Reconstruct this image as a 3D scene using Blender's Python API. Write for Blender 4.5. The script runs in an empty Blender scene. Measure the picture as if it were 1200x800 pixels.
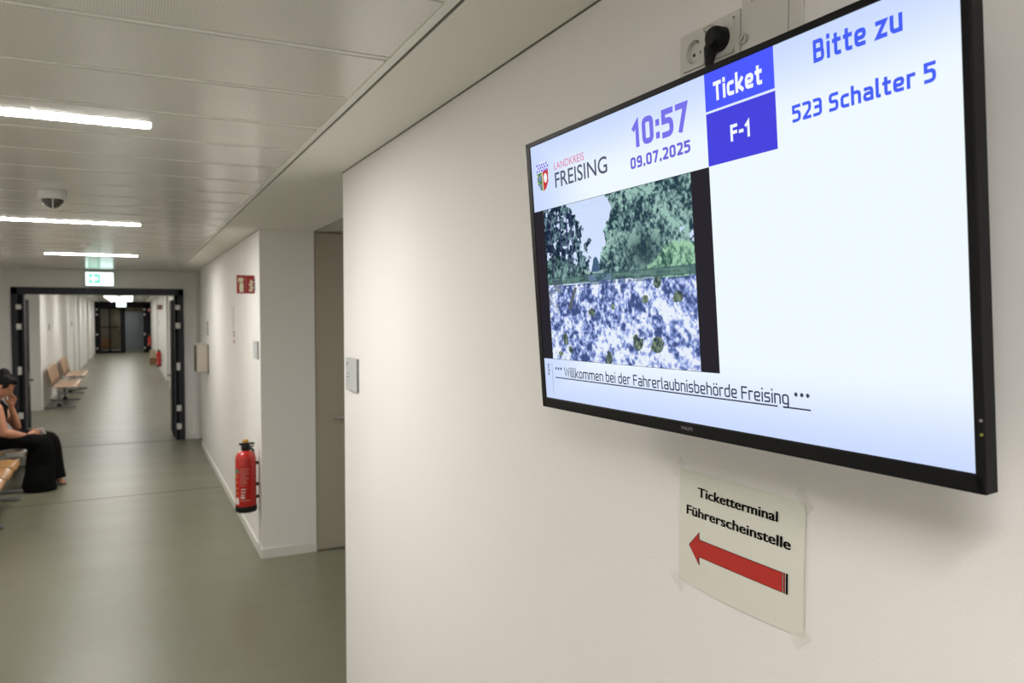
import bpy, bmesh, math, random
import numpy as np
from mathutils import Vector, Matrix, Euler

# ------------------------------------------------------------------ camera, world, exposure
scene = bpy.context.scene
col = scene.collection
CAM_H = 1.925
YAW, PITCH = 0.45449, -0.034037
cam_data = bpy.data.cameras.new('camera')
cam_data.sensor_width = 36.0
cam_data.lens = 912.5 / 1200 * 36.0
cam_data.clip_start = 0.05
cam_data.clip_end = 200
cam_data.dof.use_dof = True
cam_data.dof.focus_distance = 1.25
cam_data.dof.aperture_fstop = 7.1
cam = bpy.data.objects.new('camera', cam_data)
col.objects.link(cam)
fw = Vector((math.sin(YAW) * math.cos(PITCH), math.cos(YAW) * math.cos(PITCH), math.sin(PITCH)))
rt = fw.cross(Vector((0, 0, 1))).normalized()
up = rt.cross(fw)
cm = Matrix((rt, up, -fw)).transposed().to_4x4()
cm.translation = (0, 0, CAM_H)
cam.matrix_world = cm
scene.camera = cam

world = bpy.data.worlds.new('world')
scene.world = world
world.use_nodes = True
world.node_tree.nodes['Background'].inputs[0].default_value = (0.9, 0.95, 1.0, 1)
world.node_tree.nodes['Background'].inputs[1].default_value = 0.05

scene.view_settings.view_transform = 'Standard'
scene.view_settings.look = 'None'
scene.view_settings.gamma = 1.0
scene.view_settings.use_curve_mapping = False
scene.view_settings.exposure = 0.0

LAMP = 122.0                       # emission of the ceiling lamps' diffusers
LAMP_COL = (1.0, 0.976, 0.935)
WALL_X = 0.905
CEIL = 2.592

# ------------------------------------------------------------------ materials
def new_mat(name):
    m = bpy.data.materials.new(name)
    m.use_nodes = True
    return m, m.node_tree, m.node_tree.nodes['Principled BSDF']

def mat(name, color, rough=0.5, metal=0.0, bump=None, vary=None, coat=0.0, spec=0.5, rvary=None):
    """bump = (scale, strength, distance), vary = (scale, amount)"""
    m, t, b = new_mat(name)
    b.inputs['Base Color'].default_value = (*color, 1)
    b.inputs['Roughness'].default_value = rough
    b.inputs['Metallic'].default_value = metal
    b.inputs['Coat Weight'].default_value = coat
    b.inputs['Specular IOR Level'].default_value = spec
    tc = t.nodes.new('ShaderNodeTexCoord')
    if bump:
        n = t.nodes.new('ShaderNodeTexNoise')
        n.inputs['Scale'].default_value = bump[0]
        n.inputs['Detail'].default_value = 3
        t.links.new(tc.outputs['Object'], n.inputs['Vector'])
        bp = t.nodes.new('ShaderNodeBump')
        bp.inputs['Strength'].default_value = bump[1]
        bp.inputs['Distance'].default_value = bump[2]
        t.links.new(n.outputs['Fac'], bp.inputs['Height'])
        t.links.new(bp.outputs['Normal'], b.inputs['Normal'])
    if vary:
        n2 = t.nodes.new('ShaderNodeTexNoise')
        n2.inputs['Scale'].default_value = vary[0]
        n2.inputs['Detail'].default_value = 5
        t.links.new(tc.outputs['Object'], n2.inputs['Vector'])
        mx = t.nodes.new('ShaderNodeMix')
        mx.data_type = 'RGBA'
        mx.inputs[6].default_value = (*[c * (1 - vary[1]) for c in color], 1)
        mx.inputs[7].default_value = (*[min(1, c * (1 + vary[1])) for c in color], 1)
        t.links.new(n2.outputs['Fac'], mx.inputs[0])
        t.links.new(mx.outputs[2], b.inputs['Base Color'])
    if rvary:
        n3 = t.nodes.new('ShaderNodeTexNoise')
        n3.inputs['Scale'].default_value = rvary[0]
        t.links.new(tc.outputs['Object'], n3.inputs['Vector'])
        mr = t.nodes.new('ShaderNodeMapRange')
        mr.inputs['To Min'].default_value = rough - rvary[1]
        mr.inputs['To Max'].default_value = rough + rvary[1]
        t.links.new(n3.outputs['Fac'], mr.inputs['Value'])
        t.links.new(mr.outputs['Result'], b.inputs['Roughness'])
    return m

def emit(name, color, strength=1.0):
    m = bpy.data.materials.new(name)
    m.use_nodes = True
    t = m.node_tree
    t.nodes.clear()
    o = t.nodes.new('ShaderNodeOutputMaterial')
    e = t.nodes.new('ShaderNodeEmission')
    e.inputs[0].default_value = (*color, 1)
    e.inputs[1].default_value = strength
    t.links.new(e.outputs[0], o.inputs[0])
    return m

def srgb(r, g, b):
    return tuple(((c / 255) / 12.92 if c / 255 <= 0.04045 else ((c / 255 + 0.055) / 1.055) ** 2.4) for c in (r, g, b))

M = {}
M['plaster'] = mat('wall_plaster', (0.855, 0.828, 0.808), 0.75, bump=(190, 0.5, 0.0014), vary=(3, 0.012))
M['plaster_far'] = mat('wall_plaster_smooth', (0.855, 0.838, 0.808), 0.7, vary=(2, 0.012))
M['ceiling_plaster'] = mat('ceiling_plaster', (0.84, 0.825, 0.765), 0.8, vary=(3, 0.01))
M['baseboard'] = mat('baseboard_paint', (0.76, 0.75, 0.70), 0.45)
M['shadow_gap'] = mat('dark_gap', (0.17, 0.155, 0.13), 0.8)
M['frame'] = mat('anthracite_paint', (0.036, 0.039, 0.050), 0.5, spec=0.3)
M['leaf_paint'] = mat('door_leaf_paint', (0.026, 0.027, 0.032), 0.75, spec=0.06)
M['frame_dark'] = mat('door_gasket_black', (0.007, 0.007, 0.009), 0.7, spec=0.2)
M['door_lacquer'] = mat('door_lacquer', (0.43, 0.39, 0.31), 0.3, vary=(1.2, 0.03))
M['door_white'] = mat('door_white', (0.52, 0.50, 0.45), 0.45)
M['tv_plastic'] = mat('tv_black_plastic', (0.004, 0.004, 0.0045), 0.45, spec=0.17)
M['tv_back'] = mat('tv_back_plastic', (0.02, 0.02, 0.021), 0.55)
M['black_rubber'] = mat('black_rubber', (0.006, 0.006, 0.006), 0.5, spec=0.25)
M['socket'] = mat('socket_white', (0.68, 0.66, 0.61), 0.35)
M['socket_dark'] = mat('socket_hole', (0.01, 0.01, 0.01), 0.5)
M['steel'] = mat('brushed_steel', (0.55, 0.54, 0.52), 0.32, 1.0)
M['grey_metal'] = mat('grey_painted_metal', (0.25, 0.26, 0.27), 0.35, 0.6)
M['chrome'] = mat('chrome', (0.72, 0.72, 0.72), 0.2, 1.0)
M['paper'] = mat('sign_paper', (0.76, 0.75, 0.665), 0.6, vary=(14, 0.02))
M['ink'] = mat('black_ink', (0.010, 0.010, 0.010), 0.8, spec=0.1)
M['ink_grey'] = mat('grey_ink', (0.22, 0.22, 0.23), 0.6)
M['red_ink'] = mat('red_ink', (0.50, 0.020, 0.012), 0.6)
M['white_ink'] = mat('white_ink', (0.75, 0.75, 0.70), 0.6)
M['red_paint'] = mat('extinguisher_red', (0.50, 0.012, 0.010), 0.25, coat=0.4)
M['sign_red'] = mat('fire_sign_red', (0.30, 0.012, 0.014), 0.45)
M['sign_cream'] = mat('fire_sign_cream', (0.62, 0.62, 0.45), 0.5)
M['label_green'] = mat('label_green', (0.03, 0.20, 0.09), 0.5)
M['yellow'] = mat('yellow_tag', (0.62, 0.33, 0.06), 0.5)
M['plate'] = mat('sign_plate', (0.60, 0.62, 0.62), 0.35, coat=0.2)
M['plate_edge'] = mat('sign_plate_edge', (0.16, 0.17, 0.16), 0.4)
M['beige_box'] = mat('cabinet_beige', (0.42, 0.37, 0.31), 0.5)
M['box_edge'] = mat('cabinet_edge', (0.07, 0.065, 0.055), 0.6)
M['skin'] = mat('skin', (0.45, 0.20, 0.115), 0.5, vary=(20, 0.05))
M['hair'] = mat('black_hair', (0.004, 0.004, 0.004), 0.6, spec=0.15, bump=(90, 0.5, 0.003))
M['black_cloth'] = mat('black_cloth', (0.004, 0.004, 0.0042), 0.9, spec=0.1, bump=(35, 0.4, 0.004))
M['sandal'] = mat('sandal_grey', (0.09, 0.085, 0.085), 0.6)
M['phone'] = mat('phone_white', (0.75, 0.74, 0.70), 0.3)
M['carton'] = mat('brown_carton', (0.23, 0.12, 0.055), 0.8)
M['carton_light'] = mat('pale_carton', (0.5, 0.42, 0.30), 0.8)
M['orange'] = mat('orange_fabric', (0.50, 0.17, 0.02), 0.8)
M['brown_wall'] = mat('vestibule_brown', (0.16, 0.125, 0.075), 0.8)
M['steel_door'] = mat('blue_grey_door', (0.22, 0.24, 0.30), 0.5)
M['detector'] = mat('detector_white', (0.80, 0.80, 0.78), 0.45)
M['dome'] = mat('detector_dome', (0.07, 0.07, 0.055), 0.2)
M['lamp'] = emit('lamp_diffuser', LAMP_COL, LAMP)
M['lamp_frame'] = mat('lamp_frame', (0.7, 0.7, 0.68), 0.4)

# perforated metal ceiling
def perforated():
    m, t, b = new_mat('perforated_metal')
    tc = t.nodes.new('ShaderNodeTexCoord')
    b.inputs['Roughness'].default_value = 0.22
    sep = t.nodes.new('ShaderNodeSeparateXYZ')
    t.links.new(tc.outputs['Object'], sep.inputs[0])
    def dist(out):
        a = t.nodes.new('ShaderNodeMath'); a.operation = 'MULTIPLY'; a.inputs[1].default_value = 1 / 0.006
        t.links.new(out, a.inputs[0])
        f = t.nodes.new('ShaderNodeMath'); f.operation = 'FRACT'
        t.links.new(a.outputs[0], f.inputs[0])
        s = t.nodes.new('ShaderNodeMath'); s.operation = 'SUBTRACT'; s.inputs[1].default_value = 0.5
        t.links.new(f.outputs[0], s.inputs[0])
        p = t.nodes.new('ShaderNodeMath'); p.operation = 'POWER'; p.inputs[1].default_value = 2
        ab = t.nodes.new('ShaderNodeMath'); ab.operation = 'ABSOLUTE'
        t.links.new(s.outputs[0], ab.inputs[0]); t.links.new(ab.outputs[0], p.inputs[0])
        return p.outputs[0]
    ad = t.nodes.new('ShaderNodeMath'); ad.operation = 'ADD'
    t.links.new(dist(sep.outputs[0]), ad.inputs[0]); t.links.new(dist(sep.outputs[1]), ad.inputs[1])
    lt = t.nodes.new('ShaderNodeMath'); lt.operation = 'LESS_THAN'; lt.inputs[1].default_value = 0.05
    t.links.new(ad.outputs[0], lt.inputs[0])
    mx = t.nodes.new('ShaderNodeMix'); mx.data_type = 'RGBA'
    mx.inputs[6].default_value = (0.75, 0.735, 0.675, 1)
    mx.inputs[7].default_value = (0.50, 0.49, 0.45, 1)
    t.links.new(lt.outputs[0], mx.inputs[0])
    t.links.new(mx.outputs[2], b.inputs['Base Color'])
    b.inputs['Specular IOR Level'].default_value = 0.6
    return m
M['perforated'] = perforated()
M['panel_lip'] = mat('ceiling_profile_metal', (0.84, 0.83, 0.77), 0.4)

def floor_mat():
    m, t, b = new_mat('linoleum')
    tc = t.nodes.new('ShaderNodeTexCoord')
    n = t.nodes.new('ShaderNodeTexNoise'); n.inputs['Scale'].default_value = 9; n.inputs['Detail'].default_value = 8
    t.links.new(tc.outputs['Object'], n.inputs['Vector'])
    mx = t.nodes.new('ShaderNodeMix'); mx.data_type = 'RGBA'
    mx.inputs[6].default_value = (0.165, 0.163, 0.108, 1)
    mx.inputs[7].default_value = (0.195, 0.193, 0.132, 1)
    t.links.new(n.outputs['Fac'], mx.inputs[0])
    t.links.new(mx.outputs[2], b.inputs['Base Color'])
    # long worn bands across the corridor change the gloss
    mp = t.nodes.new('ShaderNodeMapping'); mp.inputs['Scale'].default_value = (0.25, 1.6, 1)
    t.links.new(tc.outputs['Object'], mp.inputs['Vector'])
    n2 = t.nodes.new('ShaderNodeTexNoise'); n2.inputs['Scale'].default_value = 1.5; n2.inputs['Detail'].default_value = 4
    t.links.new(mp.outputs[0], n2.inputs['Vector'])
    mr = t.nodes.new('ShaderNodeMapRange'); mr.inputs['To Min'].default_value = 0.27; mr.inputs['To Max'].default_value = 0.40
    t.links.new(n2.outputs['Fac'], mr.inputs['Value'])
    t.links.new(mr.outputs['Result'], b.inputs['Roughness'])
    return m
M['floor'] = floor_mat()

def wood_mat():
    m, t, b = new_mat('beech_plywood')
    tc = t.nodes.new('ShaderNodeTexCoord')
    mp = t.nodes.new('ShaderNodeMapping'); mp.inputs['Scale'].default_value = (2, 30, 2)
    t.links.new(tc.outputs['Object'], mp.inputs['Vector'])
    n = t.nodes.new('ShaderNodeTexNoise'); n.inputs['Scale'].default_value = 2; n.inputs['Detail'].default_value = 6
    t.links.new(mp.outputs[0], n.inputs['Vector'])
    mx = t.nodes.new('ShaderNodeMix'); mx.data_type = 'RGBA'
    mx.inputs[6].default_value = (0.43, 0.215, 0.075, 1)
    mx.inputs[7].default_value = (0.56, 0.315, 0.13, 1)
    t.links.new(n.outputs['Fac'], mx.inputs[0]); t.links.new(mx.outputs[2], b.inputs['Base Color'])
    b.inputs['Roughness'].default_value = 0.3
    b.inputs['Coat Weight'].default_value = 0.3
    return m
M['wood'] = wood_mat()

def glass_mat():
    m = bpy.data.materials.new('door_glass'); m.use_nodes = True
    t = m.node_tree; t.nodes.clear()
    o = t.nodes.new('ShaderNodeOutputMaterial'); mix = t.nodes.new('ShaderNodeMixShader')
    tr = t.nodes.new('ShaderNodeBsdfTransparent'); tr.inputs[0].default_value = (0.75, 0.78, 0.76, 1)
    gl = t.nodes.new('ShaderNodeBsdfGlossy'); gl.inputs['Roughness'].default_value = 0.03
    fr = t.nodes.new('ShaderNodeFresnel'); fr.inputs[0].default_value = 1.45
    t.links.new(fr.outputs[0], mix.inputs[0]); t.links.new(tr.outputs[0], mix.inputs[1]); t.links.new(gl.outputs[0], mix.inputs[2])
    t.links.new(mix.outputs[0], o.inputs[0])
    return m
M['glass'] = glass_mat()

def tape_mat():
    m = bpy.data.materials.new('clear_tape'); m.use_nodes = True
    t = m.node_tree; t.nodes.clear()
    o = t.nodes.new('ShaderNodeOutputMaterial'); mix = t.nodes.new('ShaderNodeMixShader')
    tr = t.nodes.new('ShaderNodeBsdfTransparent'); tr.inputs[0].default_value = (1, 1, .99, 1)
    gl = t.nodes.new('ShaderNodeBsdfPrincipled'); gl.inputs['Roughness'].default_value = 0.25
    gl.inputs['Base Color'].default_value = (0.85, 0.82, 0.77, 1)
    mix.inputs[0].default_value = 0.22
    t.links.new(tr.outputs[0], mix.inputs[1]); t.links.new(gl.outputs[0], mix.inputs[2]); t.links.new(mix.outputs[0], o.inputs[0])
    return m
M['tape'] = tape_mat()

# screen inks: a screen gives off light
SC = 1.0
def scr(name, rgb, k=1.0):
    return emit(name, tuple(c * SC * k for c in srgb(*rgb)))
M['s_blue1'] = scr('screen_blue_bright', (78, 92, 255))
M['s_blue2'] = scr('screen_blue_deep', (72, 70, 222))
M['s_text'] = scr('screen_text_blue', (72, 98, 246))
M['s_violet'] = scr('screen_text_violet', (122, 116, 236))
M['s_violet2'] = scr('screen_text_violet_small', (108, 104, 220))
M['s_white'] = scr('screen_text_white', (246, 252, 255))
M['s_black'] = scr('screen_black', (42, 40, 46))
M['s_navy'] = scr('screen_text_navy', (52, 54, 84))
M['s_grey'] = scr('screen_text_grey', (88, 92, 116))
M['s_pink'] = scr('screen_text_pink', (222, 120, 160))
M['s_cblue'] = scr('screen_crest_blue', (120, 120, 235))
M['s_cred'] = scr('screen_crest_red', (200, 60, 62))
M['s_cgreen'] = scr('screen_crest_green', (82, 130, 92))
M['s_cyel'] = scr('screen_crest_yellow', (205, 215, 150))
M['s_cgrey'] = scr('screen_crest_grey', (130, 145, 190))

def screen_bg():
    m = bpy.data.materials.new('screen_white_field'); m.use_nodes = True
    t = m.node_tree; t.nodes.clear()
    o = t.nodes.new('ShaderNodeOutputMaterial'); e = t.nodes.new('ShaderNodeEmission')
    tc = t.nodes.new('ShaderNodeTexCoord'); sep = t.nodes.new('ShaderNodeSeparateXYZ')
    t.links.new(tc.outputs['Object'], sep.inputs[0])
    # edge-lit panel: a little bluer within ~6 cm of its borders
    def edge(out, half, w, sided=False):
        a = t.nodes.new('ShaderNodeMath'); a.operation = 'MAXIMUM' if sided else 'ABSOLUTE'; t.links.new(out, a.inputs[0]); a.inputs[1].default_value = 0.0
        mr = t.nodes.new('ShaderNodeMapRange'); mr.interpolation_type = 'SMOOTHSTEP'
        mr.inputs['From Min'].default_value = half - w; mr.inputs['From Max'].default_value = half
        t.links.new(a.outputs[0], mr.inputs['Value'])
        return mr.outputs['Result']
    mxm = t.nodes.new('ShaderNodeMath'); mxm.operation = 'MAXIMUM'
    t.links.new(edge(sep.outputs[1], 0.489, 0.26, True), mxm.inputs[0]); t.links.new(edge(sep.outputs[2], 0.282, 0.12), mxm.inputs[1])
    mx = t.nodes.new('ShaderNodeMix'); mx.data_type = 'RGBA'
    mx.inputs[6].default_value = (*srgb(240, 250, 255), 1)
    mx.inputs[7].default_value = (*srgb(204, 220, 255), 1)
    t.links.new(mxm.outputs[0], mx.inputs[0]); t.links.new(mx.outputs[2], e.inputs[0])
    e.inputs[1].default_value = SC
    t.links.new(e.outputs[0], o.inputs[0])
    return m
M['s_bg'] = screen_bg()

def attr_emit():
    m = bpy.data.materials.new('screen_picture'); m.use_nodes = True
    t = m.node_tree; t.nodes.clear()
    o = t.nodes.new('ShaderNodeOutputMaterial'); e = t.nodes.new('ShaderNodeEmission')
    a = t.nodes.new('ShaderNodeAttribute'); a.attribute_name = 'picture'
    t.links.new(a.outputs['Color'], e.inputs[0]); e.inputs[1].default_value = SC
    t.links.new(e.outputs[0], o.inputs[0])
    return m
M['s_picture'] = attr_emit()

# ------------------------------------------------------------------ mesh helpers
class MB:
    def __init__(self):
        self.v = []; self.f = []; self.s = []
    def add(self, vs, fs, smooth=False):
        o = len(self.v)
        self.v += [tuple(p) for p in vs]
        self.f += [tuple(i + o for i in f) for f in fs]
        self.s += [smooth] * len(fs)
        return self
    def box(self, x0, x1, y0, y1, z0, z1):
        vs = [(x, y, z) for x in (x0, x1) for y in (y0, y1) for z in (z0, z1)]
        return self.add(vs, [(0, 1, 3, 2), (4, 6, 7, 5), (0, 4, 5, 1), (2, 3, 7, 6), (0, 2, 6, 4), (1, 5, 7, 3)])
    def bbox(self, x0, x1, y0, y1, z0, z1, b=0.004, seg=2):
        bm = bmesh.new()
        bmesh.ops.create_cube(bm, size=1)
        for v in bm.verts:
            v.co = Vector(((x0 + x1) / 2 + v.co.x * (x1 - x0), (y0 + y1) / 2 + v.co.y * (y1 - y0), (z0 + z1) / 2 + v.co.z * (z1 - z0)))
        bmesh.ops.bevel(bm, geom=bm.edges[:], offset=b, segments=seg, affect='EDGES', profile=0.5)
        bm.verts.index_update()
        self.add([v.co for v in bm.verts], [[v.index for v in f.verts] for f in bm.faces])
        bm.free()
        return self
    def lathe(self, prof, c=(0, 0, 0), axis='z', n=24, smooth=True):
        vs, fs = [], []
        for (r, h) in prof:
            for i in range(n):
                a = 2 * math.pi * i / n
                p = (r * math.cos(a), r * math.sin(a), h)
                if axis == 'x': p = (p[2], p[0], p[1])
                elif axis == 'y': p = (p[1], p[2], p[0])
                vs.append((p[0] + c[0], p[1] + c[1], p[2] + c[2]))
        for k in range(len(prof) - 1):
            for i in range(n):
                j = (i + 1) % n
                fs.append((k * n + i, k * n + j, (k + 1) * n + j, (k + 1) * n + i))
        self.add(vs, fs, smooth)
        m = len(prof) - 1
        self.add([vs[i] for i in range(n)][::-1], [tuple(range(n))])
        self.add([vs[m * n + i] for i in range(n)], [tuple(range(n))])
        return self
    def tube(self, pts, r, n=10, smooth=True, closed_caps=True):
        pts = [Vector(p) for p in pts]
        rs = r if isinstance(r, (list, tuple)) else [r] * len(pts)
        vs, fs = [], []
        prev = None
        for k, p in enumerate(pts):
            d = (pts[min(k + 1, len(pts) - 1)] - pts[max(k - 1, 0)]).normalized()
            if prev is None:
                a = d.orthogonal().normalized()
            else:
                a = (prev - d * prev.dot(d)).normalized()
            prev = a
            b = d.cross(a)
            for i in range(n):
                t = 2 * math.pi * i / n
                vs.append(p + (a * math.cos(t) + b * math.sin(t)) * rs[k])
        for k in range(len(pts) - 1):
            for i in range(n):
                j = (i + 1) % n
                fs.append((k * n + i, k * n + j, (k + 1) * n + j, (k + 1) * n + i))
        self.add(vs, fs, smooth)
        if closed_caps:
            self.add(vs[:n][::-1], [tuple(range(n))])
            self.add(vs[-n:], [tuple(range(n))])
        return self
    def ell(self, c, r, n=16, m=10, mtx=None):
        vs, fs = [], []
        for j in range(m + 1):
            ph = math.pi * j / m
            for i in range(n):
                a = 2 * math.pi * i / n
                p = Vector((r[0] * math.sin(ph) * math.cos(a), r[1] * math.sin(ph) * math.sin(a), r[2] * math.cos(ph)))
                if mtx is not None: p = mtx @ (p + Vector(c))
                else: p = p + Vector(c)
                vs.append(p)
        for j in range(m):
            for i in range(n):
                k = (i + 1) % n
                fs.append((j * n + i, (j + 1) * n + i, (j + 1) * n + k, j * n + k))
        return self.add(vs, fs, True)
    def loft(self, rings, n=20):
        """rings = (centre, axis a, axis b)"""
        vs, fs = [], []
        for c, a, b in rings:
            c, a, b = Vector(c), Vector(a), Vector(b)
            for i in range(n):
                t = 2 * math.pi * i / n
                vs.append(c + a * math.cos(t) + b * math.sin(t))
        for k in range(len(rings) - 1):
            for i in range(n):
                j = (i + 1) % n
                fs.append((k * n + i, k * n + j, (k + 1) * n + j, (k + 1) * n + i))
        self.add(vs, fs, True)
        self.add(vs[:n][::-1], [tuple(range(n))], True)
        self.add(vs[-n:], [tuple(range(n))], True)
        return self
    def chain(self, pts, rs):
        for k in range(len(pts) - 1):
            self.tube([pts[k], pts[k + 1]], [rs[k], rs[k + 1]], 12)
        for p, r in zip(pts, rs):
            self.ell(p, (r, r, r), 12, 8)
        return self
    def build(self, name, m, parent=None, loc=None):
        me = bpy.data.meshes.new(name)
        me.from_pydata([tuple(p) for p in self.v], [], self.f)
        me.polygons.foreach_set('use_smooth', self.s)
        me.materials.append(m)
        bm = bmesh.new(); bm.from_mesh(me)
        bmesh.ops.recalc_face_normals(bm, faces=bm.faces[:])
        bm.to_mesh(me); bm.free()
        me.update()
        o = bpy.data.objects.new(name, me)
        col.objects.link(o)
        if parent is not None: o.parent = parent
        if loc is not None: o.location = loc
        return o

def remeshed(name, mb, m, voxel, smooth=4, parent=None):
    o = mb.build('temp_shape', m)
    r = o.modifiers.new('r', 'REMESH'); r.mode = 'VOXEL'; r.voxel_size = voxel; r.use_smooth_shade = True
    s = o.modifiers.new('s', 'SMOOTH'); s.iterations = smooth; s.factor = 0.5
    dg = bpy.context.evaluated_depsgraph_get()
    me = bpy.data.meshes.new_from_object(o.evaluated_get(dg))
    me.name = name
    bpy.data.objects.remove(o)
    if not me.materials: me.materials.append(m)
    me.polygons.foreach_set('use_smooth', [True] * len(me.polygons))
    n = bpy.data.objects.new(name, me)
    col.objects.link(n)
    if parent is not None: n.parent = parent
    return n

def tag(o, label=None, cat=None, group=None, kind=None):
    if label: o['label'] = label
    if cat: o['category'] = cat
    if group: o['group'] = group
    if kind: o['kind'] = kind
    return o

def empty(name, loc=(0, 0, 0), label=None, cat=None, group=None, kind=None, rot=None):
    o = bpy.data.objects.new(name, None)
    o.empty_display_size = 0.1
    col.objects.link(o)
    o.location = loc
    if rot is not None: o.rotation_euler = rot
    return tag(o, label, cat, group, kind)

def box(name, m, x0, x1, y0, y1, z0, z1, parent=None, bev=0):
    mb = MB()
    if bev: mb.bbox(x0, x1, y0, y1, z0, z1, bev)
    else: mb.box(x0, x1, y0, y1, z0, z1)
    return mb.build(name, m, parent)

def structure(name, m, *a, label=None, **k):
    return tag(box(name, m, *a, **k), label, kind='structure')

def children_of(o):
    return [c for c in col.objects if c.parent == o]
def copy_tree(o, parent=None):
    c = o.copy(); col.objects.link(c); c.parent = parent
    for ch in children_of(o): copy_tree(ch, c)
    return c

# --- lettering: Blender's built-in face, fitted to a rectangle
def text_pts(body, bold=0.0):
    cu = bpy.data.curves.new('lettering', 'FONT')
    cu.body = body; cu.offset = bold; cu.resolution_u = 4; cu.fill_mode = 'FRONT'
    o = bpy.data.objects.new('lettering', cu); col.objects.link(o)
    dg = bpy.context.evaluated_depsgraph_get()
    me = bpy.data.meshes.new_from_object(o.evaluated_get(dg))
    vs = [v.co.copy() for v in me.vertices]; fs = [tuple(p.vertices) for p in me.polygons]
    bpy.data.objects.remove(o); bpy.data.meshes.remove(me)
    return vs, fs
def text_mesh(body, width, height, place, bold=0.0, shear=0):
    """fit the inked rectangle into width x height; place(x, y) -> 3D point"""
    vs, fs = text_pts(body, bold)
    x0 = min(v.x for v in vs); x1 = max(v.x for v in vs); y0 = min(v.y for v in vs); y1 = max(v.y for v in vs)
    mb = MB()
    mb.add([place((v.x - x0) / (x1 - x0) * width, (v.y - y0) / (y1 - y0) * height) for v in vs], fs)
    return mb

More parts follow.
